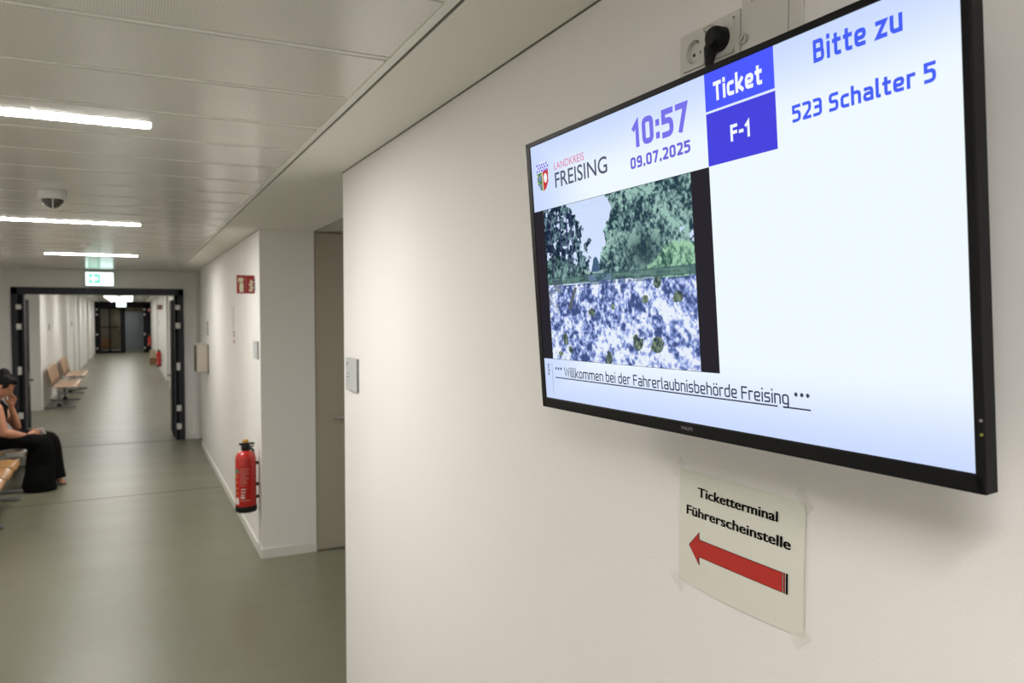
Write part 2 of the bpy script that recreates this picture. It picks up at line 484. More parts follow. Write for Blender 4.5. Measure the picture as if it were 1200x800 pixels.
# --- a squarish stroke face for the screen
def glyph(ch, w):
    h = w / 2; X = 0.74; A = 1 - h; T = X - h; B = h; Mx = X / 2; MA = 0.52
    def bx(W): return h, W - h
    r = 0.17
    G = {}
    W = 0.5 + w * 0.55
    L, R = bx(W)
    S = lambda pts, c=False, rr=r: (pts, c, rr)
    cap, asc = A, A + 0.04
    t = {
     'o': (W, [S([(L, B), (L, T), (R, T), (R, B)], True)]),
     'ö': (W, [S([(L, B), (L, T), (R, T), (R, B)], True), S([(L + .08, A - w * .1), (L + .08, A + w * .1)], rr=0), S([(R - .08, A - w * .1), (R - .08, A + w * .1)], rr=0)]),
     'a': (W, [S([(L + .05, T), (R, T), (R, B)]), S([(R, B), (L, B), (L, Mx + .03), (R, Mx + .03)])]),
     'b': (W, [S([(L, asc), (L, B), (R, B), (R, T), (L, T)])]),
     'd': (W, [S([(R, asc), (R, B), (L, B), (L, T), (R, T)])]),
     'c': (W * .88, [S([(R * .86, T), (L, T), (L, B), (R * .86, B)])]),
     'e': (W, [S([(R - .03, B), (L, B), (L, T), (R, T), (R, Mx - .02), (L + h, Mx - .02)])]),
     'f': (W * .75, [S([(R * .72, asc), (L + .1, asc), (L + .1, B)]), S([(L, T), (R * .7, T)])]),
     'g': (W, [S([(R, B), (L, B), (L, T), (R, T), (R, -.2), (L + .04, -.2)])]),
     'h': (W, [S([(L, asc), (L, B)]), S([(L, T), (R, T), (R, B)])]),
     'i': (w, [S([(h, T), (h, B)]), S([(h, A + .03 - w * .1), (h, A + .03 + w * .1)], rr=0)]),
     'k': (W, [S([(L, asc), (L, B)]), S([(L, Mx - .01), (L + .12, Mx - .01), (R - .02, T)], rr=0), S([(L + .1, Mx - .01), (R, B)], rr=0)]),
     'l': (w + .08, [S([(L, asc), (L, B), (L + .1, B)], rr=.1)]),
     'm': (W * 1.65, [S([(L, T), (L, B)]), S([(L, T), (W * 1.65 - h, T), (W * 1.65 - h, B)]), S([(W * .825, T), (W * .825, B)])]),
     'n': (W, [S([(L, T), (L, B)]), S([(L, T), (R, T), (R, B)])]),
     'r': (W * .72, [S([(L, T), (L, B)]), S([(L, T), (R * .72, T)])]),
     's': (W * .93, [S([(R * .9, T), (L, T), (L, Mx), (R * .93, Mx), (R * .93, B), (L, B)], rr=.12)]),
     't': (W * .78, [S([(L + .1, A - .04), (L + .1, B, .12), (R * .76, B)]), S([(L, T), (R * .76, T)])]),
     'u': (W, [S([(L, T), (L, B), (R, B)]), S([(R, T), (R, B)])]),
     'z': (W * .95, [S([(L, T), (R * .94, T), (L, B), (R * .94, B)], rr=0)]),
     'B': (W * 1.08, [S([(L, MA), (L, A, 0), (R, A), (R, MA + .02)], rr=.14), S([(L, MA), (R + .03, MA, .14), (R + .03, B, .14), (L, B, 0), (L, MA)])]),
     'F': (W, [S([(L, B), (L, A), (R, A)], rr=0), S([(L, MA), (R * .93, MA)])]),
     'T': (W * 1.05, [S([(L, A), (R * 1.05, A)]), S([(W * .525, A), (W * .525, B)])]),
     'I': (w, [S([(h, B), (h, A)])]),
     'S': (W * 1.02, [S([(R, A), (L, A), (L, MA), (R, MA), (R, B), (L, B)], rr=.15)]),
     'W': (W * 1.75, [S([(L, A), (W * .5, B), (W * .875, A), (W * 1.25, B), (W * 1.75 - h, A)], rr=0)]),
     '0': (W * 1.06, [S([(L, B), (L, A), (R * 1.06, A), (R * 1.06, B)], True)]),
     '1': (W * .72, [S([(L, A - .17), (R * .55, A), (R * .55, B)], rr=0)]),
     '2': (W, [S([(L + .02, A), (R, A), (R, MA + .02), (L, B + .02), (L, B), (R, B)], rr=.12)]),
     '3': (W, [S([(L + .02, A), (R, A), (R, B), (L, B)]), S([(L + .1, MA), (R, MA)])]),
     '5': (W, [S([(R, A), (L, A, 0), (L, MA + .06, 0), (R, MA + .06, .2), (R, B, .2), (L, B)], rr=0)]),
     '7': (W, [S([(L, A), (R, A), (L + .14, B)], rr=0)]),
     '9': (W * 1.03, [S([(R, MA - .05), (L, MA - .05), (L, A), (R, A), (R, B), (L + .02, B)])]),
     '-': (W * .65, [S([(L, MA - .05), (R * .55, MA - .05)])]),
     '.': (w, [S([(h, B - h * .3), (h, B + h * .3)], rr=0)]),
     ':': (w, [S([(h, .18 - .01), (h, .18 + .01)], rr=0), S([(h, .62), (h, .64)], rr=0)]),
     '*': (.36, [S([(.18 - .15 * math.cos(a), .80 - .16 * math.sin(a)), (.18 + .15 * math.cos(a), .80 + .16 * math.sin(a))], rr=0) for a in (math.pi / 2, math.pi / 6, -math.pi / 6)]),
     ' ': (.16 + w * .3, []),
    }
    return t[ch]

def stroke_poly(pts, closed, rad, w, cap):
    P = [Vector(p[:2]) for p in pts]
    out = []
    n = len(P)
    for i, p in enumerate(P):
        rad_i = pts[i][2] if len(pts[i]) > 2 else rad
        if (not closed and i in (0, n - 1)) or rad_i <= 0:
            out.append(p); continue
        a, b = P[(i - 1) % n], P[(i + 1) % n]
        d1, d2 = (a - p), (b - p)
        rr = min(rad_i, d1.length * .48, d2.length * .48)
        q1, q2 = p + d1.normalized() * rr, p + d2.normalized() * rr
        for k in range(5):
            t = k / 4
            out.append(q1 * (1 - t) ** 2 + p * 2 * t * (1 - t) + q2 * t * t)
    if not closed and cap:
        out[0] = out[0] + (out[0] - out[1]).normalized() * w / 2
        out[-1] = out[-1] + (out[-1] - out[-2]).normalized() * w / 2
    return out

def stroke_text(body, w, spacing=0.1):
    """returns verts (2D), faces, ink width at cap height 1"""
    vs, fs = [], []
    x = 0.0
    for ch in body:
        adv, paths = glyph(ch, w)
        for pts, closed, rad in paths:
            cap = ch not in '*'
            pl = stroke_poly(pts, closed, rad, w if ch not in '*' else w * .7, cap)
            ww = w if ch not in '*' else w * .75
            n = len(pl); o = len(vs)
            for i, p in enumerate(pl):
                a = pl[(i - 1) % n] if (closed or i > 0) else p
                b = pl[(i + 1) % n] if (closed or i < n - 1) else p
                d1 = (p - a).normalized() if (p - a).length > 1e-9 else None
                d2 = (b - p).normalized() if (b - p).length > 1e-9 else None
                if d1 is None: d1 = d2
                if d2 is None: d2 = d1
                n1 = Vector((-d1.y, d1.x)); n2 = Vector((-d2.y, d2.x))
                m = (n1 + n2)
                m = m.normalized() if m.length > 1e-6 else n1
                k = 1 / max(0.45, m.dot(n1))
                vs.append((x + p.x + m.x * ww / 2 * k, p.y + m.y * ww / 2 * k))
                vs.append((x + p.x - m.x * ww / 2 * k, p.y - m.y * ww / 2 * k))
            last = n if closed else n - 1
            for i in range(last):
                j = (i + 1) % n
                fs.append((o + 2 * i, o + 2 * i + 1, o + 2 * j + 1, o + 2 * j))
        x += adv + spacing
    xs = [v[0] for v in vs]
    x0, x1 = min(xs), max(xs)
    return [(a - x0, b) for a, b in vs], fs, x1 - x0

# ------------------------------------------------------------------ the setting
floor = structure('floor', M['floor'], -4.0, 5.0, -5.0, 48.5, -0.1, 0.0)
# joints in the linoleum
M['floor_joint'] = mat('floor_joint', (.045, .042, .03), .6)
structure('trim_1', M['floor_joint'], -1.66, 1.4, 12.98, 13.01, 0.0, 0.0012, label='thin dark floor joint at the double doorway')
mb = MB(); mb.add([(-1.66, 9.112, .001), (-1.66, 9.13, .001), (0.905, 9.245, .001), (0.905, 9.227, .001), (-1.66, 9.115, 0), (-1.66, 9.13, 0), (0.905, 9.245, 0), (0.905, 9.23, 0)],
                  [(0, 1, 2, 3), (4, 7, 6, 5), (0, 4, 5, 1), (3, 2, 6, 7), (0, 3, 7, 4), (1, 5, 6, 2)])
tag(mb.build('trim_2', M['floor_joint']), 'thin dark floor joint crossing the corridor before the doorway', kind='structure')

structure('wall_right', M['plaster'], WALL_X, 5.0, -5.0, 3.667, 0, 2.9)
structure('wall_right', M['plaster_far'], WALL_X, 1.33, 6.35, 12.146, 0, 2.9)
structure('wall_right', M['plaster_far'], 1.33, 5.0, 6.45, 12.146, 0, 2.9)
structure('wall_right', M['plaster_far'], 1.7, 2.0, 12.146, 13.02, 0, 2.9)
structure('wall_side', M['plaster_far'], 4.4, 4.6, 3.667, 6.45, 0, 2.9)
structure('wall_left', M['plaster_far'], -2.0, -1.67, -5.0, 13.02, 0, 2.9)
structure('wall_behind', M['plaster_far'], -2.0, WALL_X, -5.2, -5.0, 0, 2.9)
# end wall round the double doorway
mb = MB()
mb.box(-2.6, -1.527, 13.02, 13.2, 0, 2.9); mb.box(0.722, 2.0, 13.02, 13.2, 0, 2.9); mb.box(-1.527, 0.722, 13.02, 13.2, 2.322, 2.9)
tag(mb.build('wall_end', M['plaster_far']), kind='structure')
structure('trim_3', M['plaster_far'], 0.868, 0.925, 12.99, 13.02, 0, CEIL, label='narrow white vertical trim right of the dark doorway')

# baseboards
def baseboard(name, *a): return structure(name, M['baseboard'], *a)
baseboard('baseboard_right', WALL_X - .012, WALL_X, -5, 3.667, 0, .075)
baseboard('baseboard_right', WALL_X - .012, WALL_X, 6.338, 12.158, 0, .075)
baseboard('baseboard_right', WALL_X, 1.33, 6.338, 6.35, 0, .075)
baseboard('baseboard_right', WALL_X, 4.4, 3.667, 3.679, 0, .075)
baseboard('baseboard_end', 0.73, 1.7, 13.008, 13.02, 0, .065)
baseboard('baseboard_end', -1.67, -1.535, 13.008, 13.02, 0, .065)
baseboard('baseboard_left', -1.67, -1.658, -5, 13.008, 0, .075)

# --- ceiling: plaster bands along both walls, metal panels between them
PX0, PX1 = -1.40, 0.632
ceiling = structure('ceiling', M['ceiling_plaster'], -2.6, 5.0, -5.0, 48.5, 2.80, 2.9)
box('plaster_band', M['ceiling_plaster'], PX1 + .016, WALL_X + 0.0, -5, 3.667, CEIL, 2.80, parent=ceiling)
box('plaster_band', M['ceiling_plaster'], PX1 + .016, 1.318, 3.667, 6.35, CEIL, 2.80, parent=ceiling)
box('plaster_band', M['ceiling_plaster'], PX1 + .016, WALL_X, 6.35, 12.146, CEIL, 2.80, parent=ceiling)
box('plaster_band', M['ceiling_plaster'], PX1 + .016, 1.7, 12.146, 13.02, CEIL, 2.80, parent=ceiling)
box('plaster_band', M['ceiling_plaster'], -1.67, PX0 - .016, -5, 13.02, CEIL, 2.80, parent=ceiling)
box('ceiling_panel', M['perforated'], 1.335, 4.4, 3.667, 6.45, CEIL + .004, 2.80, parent=ceiling)
box('plaster_band', M['ceiling_plaster'], PX1 + .016, 2.2, 13.2, 48.5, CEIL, 2.80, parent=ceiling)
box('plaster_band', M['ceiling_plaster'], -2.6, PX0 - .016, 13.2, 48.5, CEIL, 2.80, parent=ceiling)
box('shadow_gap', M['shadow_gap'], PX1 + .002, PX1 + .016, -5, 13.02, CEIL + .003, CEIL + .03, parent=ceiling)  # dark strip stands in for the shade inside the gap
box('shadow_gap', M['shadow_gap'], 1.318, 1.335, 3.667, 6.35, CEIL + .003, CEIL + .03, parent=ceiling)
box('edge_profile', M['panel_lip'], PX1 - .02, PX1 + .003, -5, 13.02, CEIL - .003, CEIL + .02, parent=ceiling)
box('edge_profile', M['panel_lip'], PX0 - .003, PX0 + .02, -5, 13.02, CEIL - .003, CEIL + .02, parent=ceiling)
box('wall_seam', M['shadow_gap'], WALL_X - .007, WALL_X, -5, 3.667, CEIL - .001, CEIL + .004, parent=ceiling)
box('wall_seam', M['shadow_gap'], WALL_X - .006, WALL_X, 6.35, 12.146, CEIL - .001, CEIL + .004, parent=ceiling)

PITCHY = 0.4225
first = None
def panel_mesh(x0, x1):
    d = PITCHY / 2 - .014
    h = .006
    mb = MB()
    mb.add([(x0, -d, h), (x1, -d, h), (x1, -d + .004, 0), (x0, -d + .004, 0), (x0, d - .004, 0), (x1, d - .004, 0), (x1, d, h), (x0, d, h)],
           [(0, 1, 2, 3), (3, 2, 5, 4), (4, 5, 6, 7), (0, 7, 6, 1), (0, 3, 4, 7), (1, 6, 5, 2)])
    return mb
pm = panel_mesh(PX0 + .02, PX1 - .02).build('ceiling_panel', M['perforated'], ceiling)
lipm = MB().box(PX0 + .02, PX1 - .02, -.009, .009, 0.0005, .012).build('ceiling_profile', M['panel_lip'], ceiling)
ys = []
y = 2.83 + PITCHY / 2 + .005 - PITCHY * 18
while y < 43.9:
    if not (12.95 < y < 13.3): ys.append(y)
    y += PITCHY
for i, y in enumerate(ys):
    a = pm if i == 0 else pm.copy()
    b = lipm if i == 0 else lipm.copy()
    if i: col.objects.link(a); col.objects.link(b)
    a.location = (0, y, CEIL); b.location = (0, y - PITCHY / 2, CEIL)

# --- ceiling lamps
def ceiling_lamp(x0, x1, y, w, label, group):
    t = empty('ceiling_lamp', ((x0 + x1) / 2, y, CEIL), label, 'lamp', group)
    hx, hy = (x1 - x0) / 2, w / 2
    MB().box(-hx - .006, hx + .006, -hy - .006, hy + .006, -.0012, .010).build('frame', M['lamp_frame'], t)
    pts = []
    for sx, sy, a0 in ((1, 1, 0), (-1, 1, 90), (-1, -1, 180), (1, -1, 270)):
        for k in range(5):
            a = math.radians(a0 + k * 22.5)
            pts.append((sx * (hx - .016) + .016 * math.cos(a), sy * (hy - .016) + .016 * math.sin(a), -.0022))
    MB().add(pts, [tuple(range(20))[::-1]]).build('diffuser', M['lamp'], t)
    return t
near_lbl = {0: 'nearest glowing linear ceiling lamp, cut by the left picture edge', 1: 'glowing linear ceiling lamp just beyond the white ceiling detector',
            2: 'third linear ceiling lamp, closest to the dark doorway'}
for k in range(-2, 3):
    ceiling_lamp(-.83, .070, 3.045 + 3.38 * k, .100, near_lbl.get(k, 'linear ceiling lamp overhead just before the viewpoint' if k == -1 else 'linear ceiling lamp well behind the viewpoint'), 'linear lamps of the near corridor')
for k in range(9):
    yy = 15.3 + 3.38 * k
    for x0, x1, side in ((-.87, -.45, 'left'), (-.34, .06, 'right')):
        ceiling_lamp(x0, x1, yy, .085, '%s half of the %s lamp pair in the far corridor ceiling, counted from the doorway' % (side, ['first', 'second', 'third', 'fourth', 'fifth', 'sixth', 'seventh', 'eighth', 'ninth'][k]), 'paired lamps of the far corridor, %s row' % side)

# --- the tall door in the side passage
door1 = structure('door_1', M['door_lacquer'], 1.337, 2.45, 6.362, 6.405, 0.006, CEIL - .004, label='tall beige lacquered door in the side passage')
mb = MB(); mb.lathe([(.026, 0), (.026, .008)], (1.60, 6.362, 1.09), 'y', 20)
mb.v = [(p[0], 6.362 - (p[1] - 6.362), p[2]) for p in mb.v]
mb.tube([(1.60, 6.354, 1.09), (1.60, 6.31, 1.09), (1.585, 6.30, 1.09), (1.47, 6.30, 1.09)], .010)
mb.build('door_handle', M['steel'], door1)
ceiling_lamp(2.7, 2.95, 4.6, .080, 'unseen lamp added in the side passage to light the wall end', 'added side passage light')  # added out of view to brighten the wall end and the passage
structure('door_2', M['door_white'], 2.45, 4.4, 6.37, 6.42, 0.006, CEIL - .004)
tag(bpy.data.objects['door_2'], 'pale flush panel beside the tall beige door')

# --- double doorway
dw = empty('door_3', (-.4, 13.02, 0), 'dark grey double door frame with both leaves standing open', kind='structure')
def dbox(name, m, x0, x1, y0, y1, z0, z1, parent=dw, bev=0):
    return box(name, m, x0 + .4, x1 + .4, y0 - 13.02, y1 - 13.02, z0, z1, parent, bev)
fr = dbox('door_frame', M['frame'], -1.527, -1.45, 12.985, 13.22, 0, 2.322)
mb = MB()
mb.bbox(.645 + .4, .722 + .4, -.035, .20, 0, 2.322, .004, 1); mb.bbox(-1.127, 1.122, -.035, .20, 2.222, 2.322, .004, 1)
mb.build('door_frame', M['frame'], dw)
mb = MB(); mb.box(-1.45 + .4, -1.395 + .4, .0, .19, 0, 2.222); mb.box(.605 + .4, .645 + .4, .0, .19, 0, 2.222)
mb.build('door_gasket', M['frame_dark'], dw)
mb = MB(); mb.bbox(-1.395 + .4, -1.372 + .4, -.01, .19, 0, 2.222, .003, 1); mb.bbox(.592 + .4, .607 + .4, -.01, .19, 0, 2.222, .003, 1)
mb.build('door_stop', M['frame'], dw)
for sx in (-1, 1):
    x0, x1 = (-1.49, -1.43) if sx < 0 else (.572, .632)
    lf = dbox('door_leaf', M['leaf_paint'], x0, x1, 13.23, 14.18, .01, 2.16, bev=.003)
    xi = x1 if sx < 0 else x0
    q = MB(); q.box(xi + .4 - .004, xi + .4 + .004, .33, 1.04, .25, 2.0); q.build('leaf_pane', M['frame_dark'], lf)
    q = MB(); s = -sx
    q.tube([(xi + .4, .95, .93), (xi + .4 + s * .055, .95, .93), (xi + .4 + s * .06, .80, .93)], .016); q.box(xi + .4 - .006, xi + .4 + .006, .91, .99, .84, 1.04); q.build('leaf_handle', M['chrome'], lf)
for x in (-1.435, .640):
    for z, h in ((2.04, .07), (1.76, .085), (.49, .09), (.21, .09)):
        dbox('hinge', M['detector'], x - .033, x + .033, 12.972, 13.02, z - h / 2, z + h / 2, bev=.006)
    dbox('strike_plate', M['detector'], x - .024, x + .024, 12.976, 13.02, 1.075, 1.19, bev=.004)

# --- far corridor
def farwall(side, segs, x_face, x_back):
    for i in range(len(segs)):
        y0, y1 = segs[i]
        a, b = sorted((x_face, x_back))
        structure('wall_%s_far' % side, M['plaster_far'], a, b, y0, y1, 0, 2.9)
        bf = (x_face, x_face + .012) if side == 'left' else (x_face - .012, x_face)
        baseboard('baseboard_%s' % side, bf[0], bf[1], y0 - .012, y1, 0, .075)
Lsegs = [(18.2, 23.9), (25.65, 28.0), (29.1, 30.5), (31.5, 36.2), (38.0, 41.4), (43.0, 44.0)]
Rsegs = [(13.2, 16.4), (17.9, 22.9), (24.73, 32.4), (34.1, 40.4), (42.1, 44.0)]
farwall('left', Lsegs, -1.65, -2.6)
farwall('right', Rsegs, WALL_X, 2.0)
structure('wall_left_far', M['plaster_far'], -2.6, -2.35, 13.2, 18.2, 0, 2.9)
dn = 4
def niche_doors(segs, side):
    global dn
    for i in range(len(segs) - 1):
        y0, y1 = segs[i][1], segs[i + 1][0]
        if side == 'left':
            structure('wall_left_far', M['plaster_far'], -2.6, -1.98, y0, y1, 0, 2.9)
            d = structure('door_%d' % dn, M['door_white'], -1.98, -1.94, y0 + .1, y1 - .1, 0.006, 2.15, label='pale office door set back in the far corridor left wall, at niche %s' % 'abcdef'[i])
            q = MB(); q.tube([(-1.94, y1 - .25, 1.05), (-1.89, y1 - .25, 1.05), (-1.885, y1 - .38, 1.05)], .01)
        else:
            structure('wall_right_far', M['plaster_far'], 1.24, 2.0, y0, y1, 0, 2.9)
            d = structure('door_%d' % dn, M['door_white'], 1.20, 1.24, y0 + .1, y1 - .1, 0.006, 2.15, label='pale office door set back in the far corridor right wall, at niche %s' % 'abcdef'[i])
            q = MB(); q.tube([(1.20, y1 - .25, 1.05), (1.15, y1 - .25, 1.05), (1.145, y1 - .38, 1.05)], .01)
        q.build('door_handle', M['steel'], d)
        dn += 1
niche_doors(Lsegs, 'left'); niche_doors(Rsegs, 'right')
# relabel by order along the corridor
ordn = ['first', 'second', 'third', 'fourth', 'fifth']
for o in list(col.objects):
    if 'label' in o and ' at niche ' in o['label']:
        a, b = o['label'].split(', at niche ')
        o['label'] = '%s pale office door set back in the far corridor %s wall, counted from the doorway' % (ordn['abcde'.index(b)], 'left' if 'left' in a else 'right')

# far end: dark glazed doors with a dim vestibule behind
de = empty('door_%d' % dn, (-.44, 44.0, 0), 'dark double door closing the far end of the corridor', kind='structure'); dn += 1
def ebox(name, m, x0, x1, y0, y1, z0, z1, parent=de): return box(name, m, x0 + .44, x1 + .44, y0 - 44, y1 - 44, z0, z1, parent)
q = MB()
for a in ((-1.65, -1.48), (-.42, -.28), (.55, .905)): q.box(a[0] + .44, a[1] + .44, 0, .12, 0, 2.46)
q.box(-1.65 + .44, .905 + .44, 0, .12, 2.30, 2.9)
q.build('door_frame', M['frame_dark'], de)
q = MB()
for a in ((-1.48, -1.39), (-1.02, -.94), (-.50, -.42)): q.box(a[0] + .44, a[1] + .44, .02, .08, 0, 2.30)
for z in ((0, .12), (1.28, 1.34), (2.22, 2.30)): q.box(-1.39 + .44, -.50 + .44, .02, .08, *z)
q.build('door_leaf', M['frame_dark'], de)
ebox('leaf_pane', M['glass'], -1.39, -.50, 44.04, 44.05, .12, 2.22)
ebox('leaf_pane', M['glass'], -.28, .55, 44.04, 44.05, .0, 2.30)
for x in (-1.55, .60):
    for z in (2.2, 1.95, .95, .25): ebox('hinge', M['detector'], x - .03, x + .03, 43.97, 44.0, z - .04, z + .04)
ceiling_lamp(-.83, .07, 46.3, .10, 'unseen lamp added to light the vestibule behind the end doors', 'added vestibule light')  # added fill, hidden behind the header, brightens the vestibule
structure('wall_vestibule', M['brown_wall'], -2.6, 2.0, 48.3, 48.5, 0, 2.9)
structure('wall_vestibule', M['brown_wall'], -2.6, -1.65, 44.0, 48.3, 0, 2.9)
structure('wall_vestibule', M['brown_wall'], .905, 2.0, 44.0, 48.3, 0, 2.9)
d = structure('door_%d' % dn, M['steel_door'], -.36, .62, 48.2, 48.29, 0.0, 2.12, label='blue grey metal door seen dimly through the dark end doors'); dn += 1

# ------------------------------------------------------------------ television
TV = empty('television', (0, 0, 0), 'large black flat screen on the wall showing queue numbers and a river picture', 'television')
Rm = Matrix.Rotation(0.0115, 4, 'Z') @ Matrix.Rotation(-0.0737, 4, 'Y') @ Matrix.Rotation(-0.0066, 4, 'X')
Rm.translation = (0.7403, 0.9403, 2.0106)
Rm = Rm @ Matrix.Scale(0.909, 4)          # drawn for a 43 inch set, mounted as a 40 inch one
TV.matrix_world = Rm
HW, HH = .4873, .2741
def P(u, v, out=0.0): return (-out, HW - u, HH - v)
# bezel: outer edges measured from the photograph
bl, br, bt, bb = .0185, .0122, .0105, .0225
TH = .020
y0, y1 = -HW - br, HW + bl
z0, z1 = -HH - bb, HH + bt
mb = MB()
f = .0022
mb.bbox(-f, TH, HW, y1, z0, z1, .0018); mb.bbox(-f, TH, y0, -HW, z0, z1, .0018)
mb.bbox(-f, TH, y0 + .002, y1 - .002, HH, z1, .0018); mb.bbox(-f, TH, y0 + .002, y1 - .002, z0, -HH, .0018)
bez = mb.build('bezel', M['tv_plastic'], TV)
MB().box(.004, TH - .001, y0 + .003, y1 - .003, z0 + .003, z1 - .003).build('back_cover', M['tv_back'], TV)
MB().bbox(TH - .004, .052, -.33, .33, -.25, .10, .006).build('rear_housing', M['tv_back'], TV)
disp = MB().add([P(0, 0), P(2 * HW, 0), P(2 * HW, 2 * HH), P(0, 2 * HH)], [(0, 1, 2, 3)]).build('display', M['s_bg'], TV)
mb = MB(); mb.box(.048, .062, -.11, .11, -.12, .12); mb.box(.060, .158, -.10, -.07, -.10, .10); mb.box(.060, .158, .07, .10, -.10, .10); mb.box(.150, .160, -.13, .13, -.14, .10)
mb.build('wall_mount', M['grey_metal'], TV)
q = text_mesh('PHILIPS', .0285, .0058, lambda x, y: P(.4687 + x, .5615 - y, .0027), .012)
q.build('maker_lettering', M['ink_grey'], bez)
q = MB()
q.lathe([(.0018, 0), (.0018, .0009)], (-.0030, HW - .9835, HH - .4876), 'x', 12)
q.build('sensor', M['ink_grey'], bez)
q = MB(); q.lathe([(.0019, 0), (.0019, .0009)], (-.0030, HW - .9838, HH - .5031), 'x', 12)
tag(q.build('status_light', emit('status_led', (.30, .28, .07), .6), bez), 'small amber status light')

LAY = .0005
def srect(name, m, u0, u1, v0, v1, out=LAY):
    return MB().add([P(u0, v0, out), P(u1, v0, out), P(u1, v1, out), P(u0, v1, out)], [(0, 1, 2, 3)]).build(name, m, disp)
def stext(name, body, m, u0, base, cap, width, w=.2, spacing=.12, out=.0008):
    vs, fs, tw = stroke_text(body, w, spacing)
    mb = MB(); mb.add([P(u0 + a / tw * width, base - b * cap, out) for a, b in vs], fs)
    return mb.build(name, m, disp)
srect('blue_field', M['s_blue1'], .5674, .7088, 0.0, .0572)
srect('blue_field', M['s_blue2'], .5676, .7092, .0606, .1398)
stext('lettering', 'Ticket', M['s_white'], .5868, .0452, .0285, .0995, .20)
stext('lettering', 'F-1', M['s_white'], .6187, .1120, .0243, .0395, .20)
stext('lettering', 'Bitte zu', M['s_text'], .7770, .0438, .0290, .1290, .185, .13)
stext('lettering', '523 Schalter 5', M['s_text'], .7376, .1112, .0228, .2070, .19, .12)
stext('clock_digits', '10:57', M['s_violet'], .3740, .0745, .0465, .1535, .21, .12)
stext('date_digits', '09.07.2025', M['s_violet2'], .3655, .1095, .0200, .1620, .21, .13)
q = text_mesh('LANDKREIS', .1160, .0150, lambda x, y: P(.0980 + x, .0645 - y, .0008), 0.0); q.build('lettering', M['s_pink'], disp)
q = text_mesh('FREISING', .1935, .0315, lambda x, y: P(.0985 + x, .1018 - y, .0008), .008); q.build('lettering', M['s_grey'], disp)
q = stext('ticker_lettering', '*** Willkommen bei der Fahrerlaubnisbehörde Freising ***', M['s_navy'], .0480, .4972, .0200, .6975, .125, .11)
srect('ticker_underline', M['s_navy'], .0457, .6860, .5000, .5022)
srect('ticker_underline', M['s_navy'], .7030, .7463, .5000, .5022)
srect('ticker_divider', M['s_grey'], .0331, .0342, .4713, .5391)
vs, fs, tw = stroke_text('Info', .2, .12)
MB().add([P(.0150 + b * .0072, .4728 + a / tw * .0248, .0008) for a, b in vs], fs).build('lettering', M['s_navy'], disp)
srect('picture_border', M['s_black'], 0.0, .5682, .1403, .4612)
# crest
def poly(name, m, pts, out=.0007):
    return MB().add([P(u, v, out) for u, v in pts], [tuple(range(len(pts)))]).build(name, m, crest)
crest = MB().add([P(u, v, .0005) for u, v in [(.0225, .0530), (.0225, .0440), (.0340, .0400), (.0480, .0385), (.0610, .0400), (.0720, .0440), (.0715, .0600), (.0700, .0830), (.0600, .0960), (.0480, .1010), (.0360, .0960), (.0250, .0830)]],
                 [tuple(range(12))]).build('county_crest', M['s_white'], disp)
tag(crest, 'small county crest with blue lozenges over green and red halves')
poly('crest_field', M['s_cred'], [(.0480, .0590), (.0715, .0560), (.0700, .0830), (.0600, .0960), (.0480, .1010)])
poly('crest_field', M['s_cgreen'], [(.0235, .0610), (.0455, .0600), (.0455, .1000), (.0360, .0960), (.0250, .0830)])
q = MB()
for i in range(5):
    for j in range(3):
        u, v = .0255 + i * .0100 + (j % 2) * .005, .0440 + j * .0062
        q.add([P(u, v - .0042, .0008), P(u + .0042, v, .0008), P(u, v + .0042, .0008), P(u - .0042, v, .0008)], [(0, 1, 2, 3)])
q.build('crest_lozenges', M['s_cblue'], crest)
def disc(u, v, r, rv, n=14, out=.0009): return [P(u + r * math.cos(2 * math.pi * i / n), v + rv * math.sin(2 * math.pi * i / n), out) for i in range(n)]
q = MB(); q.add(disc(.0590, .0740, .0072, .0100), [tuple(range(14))]); q.build('crest_head', M['s_white'], crest)
q = MB(); q.add(disc(.0350, .0720, .0060, .0060), [tuple(range(14))]); q.add(disc(.0360, .0880, .0050, .0050), [tuple(range(14))]); q.build('crest_figure', M['s_cgrey'], crest)
q = MB()
for (a, b, c, d_) in ((.0445, .0475, .0600, .1000), (.0245, .0285, .0640, .0690), (.0260, .0300, .0790, .0830), (.0400, .0440, .0640, .0670)):
    q.add([P(a, c, .0009), P(b, c, .0009), P(b, d_, .0009), P(a, d_, .0009)], [(0, 1, 2, 3)])
q.build('crest_detail', M['s_cyel'], crest)

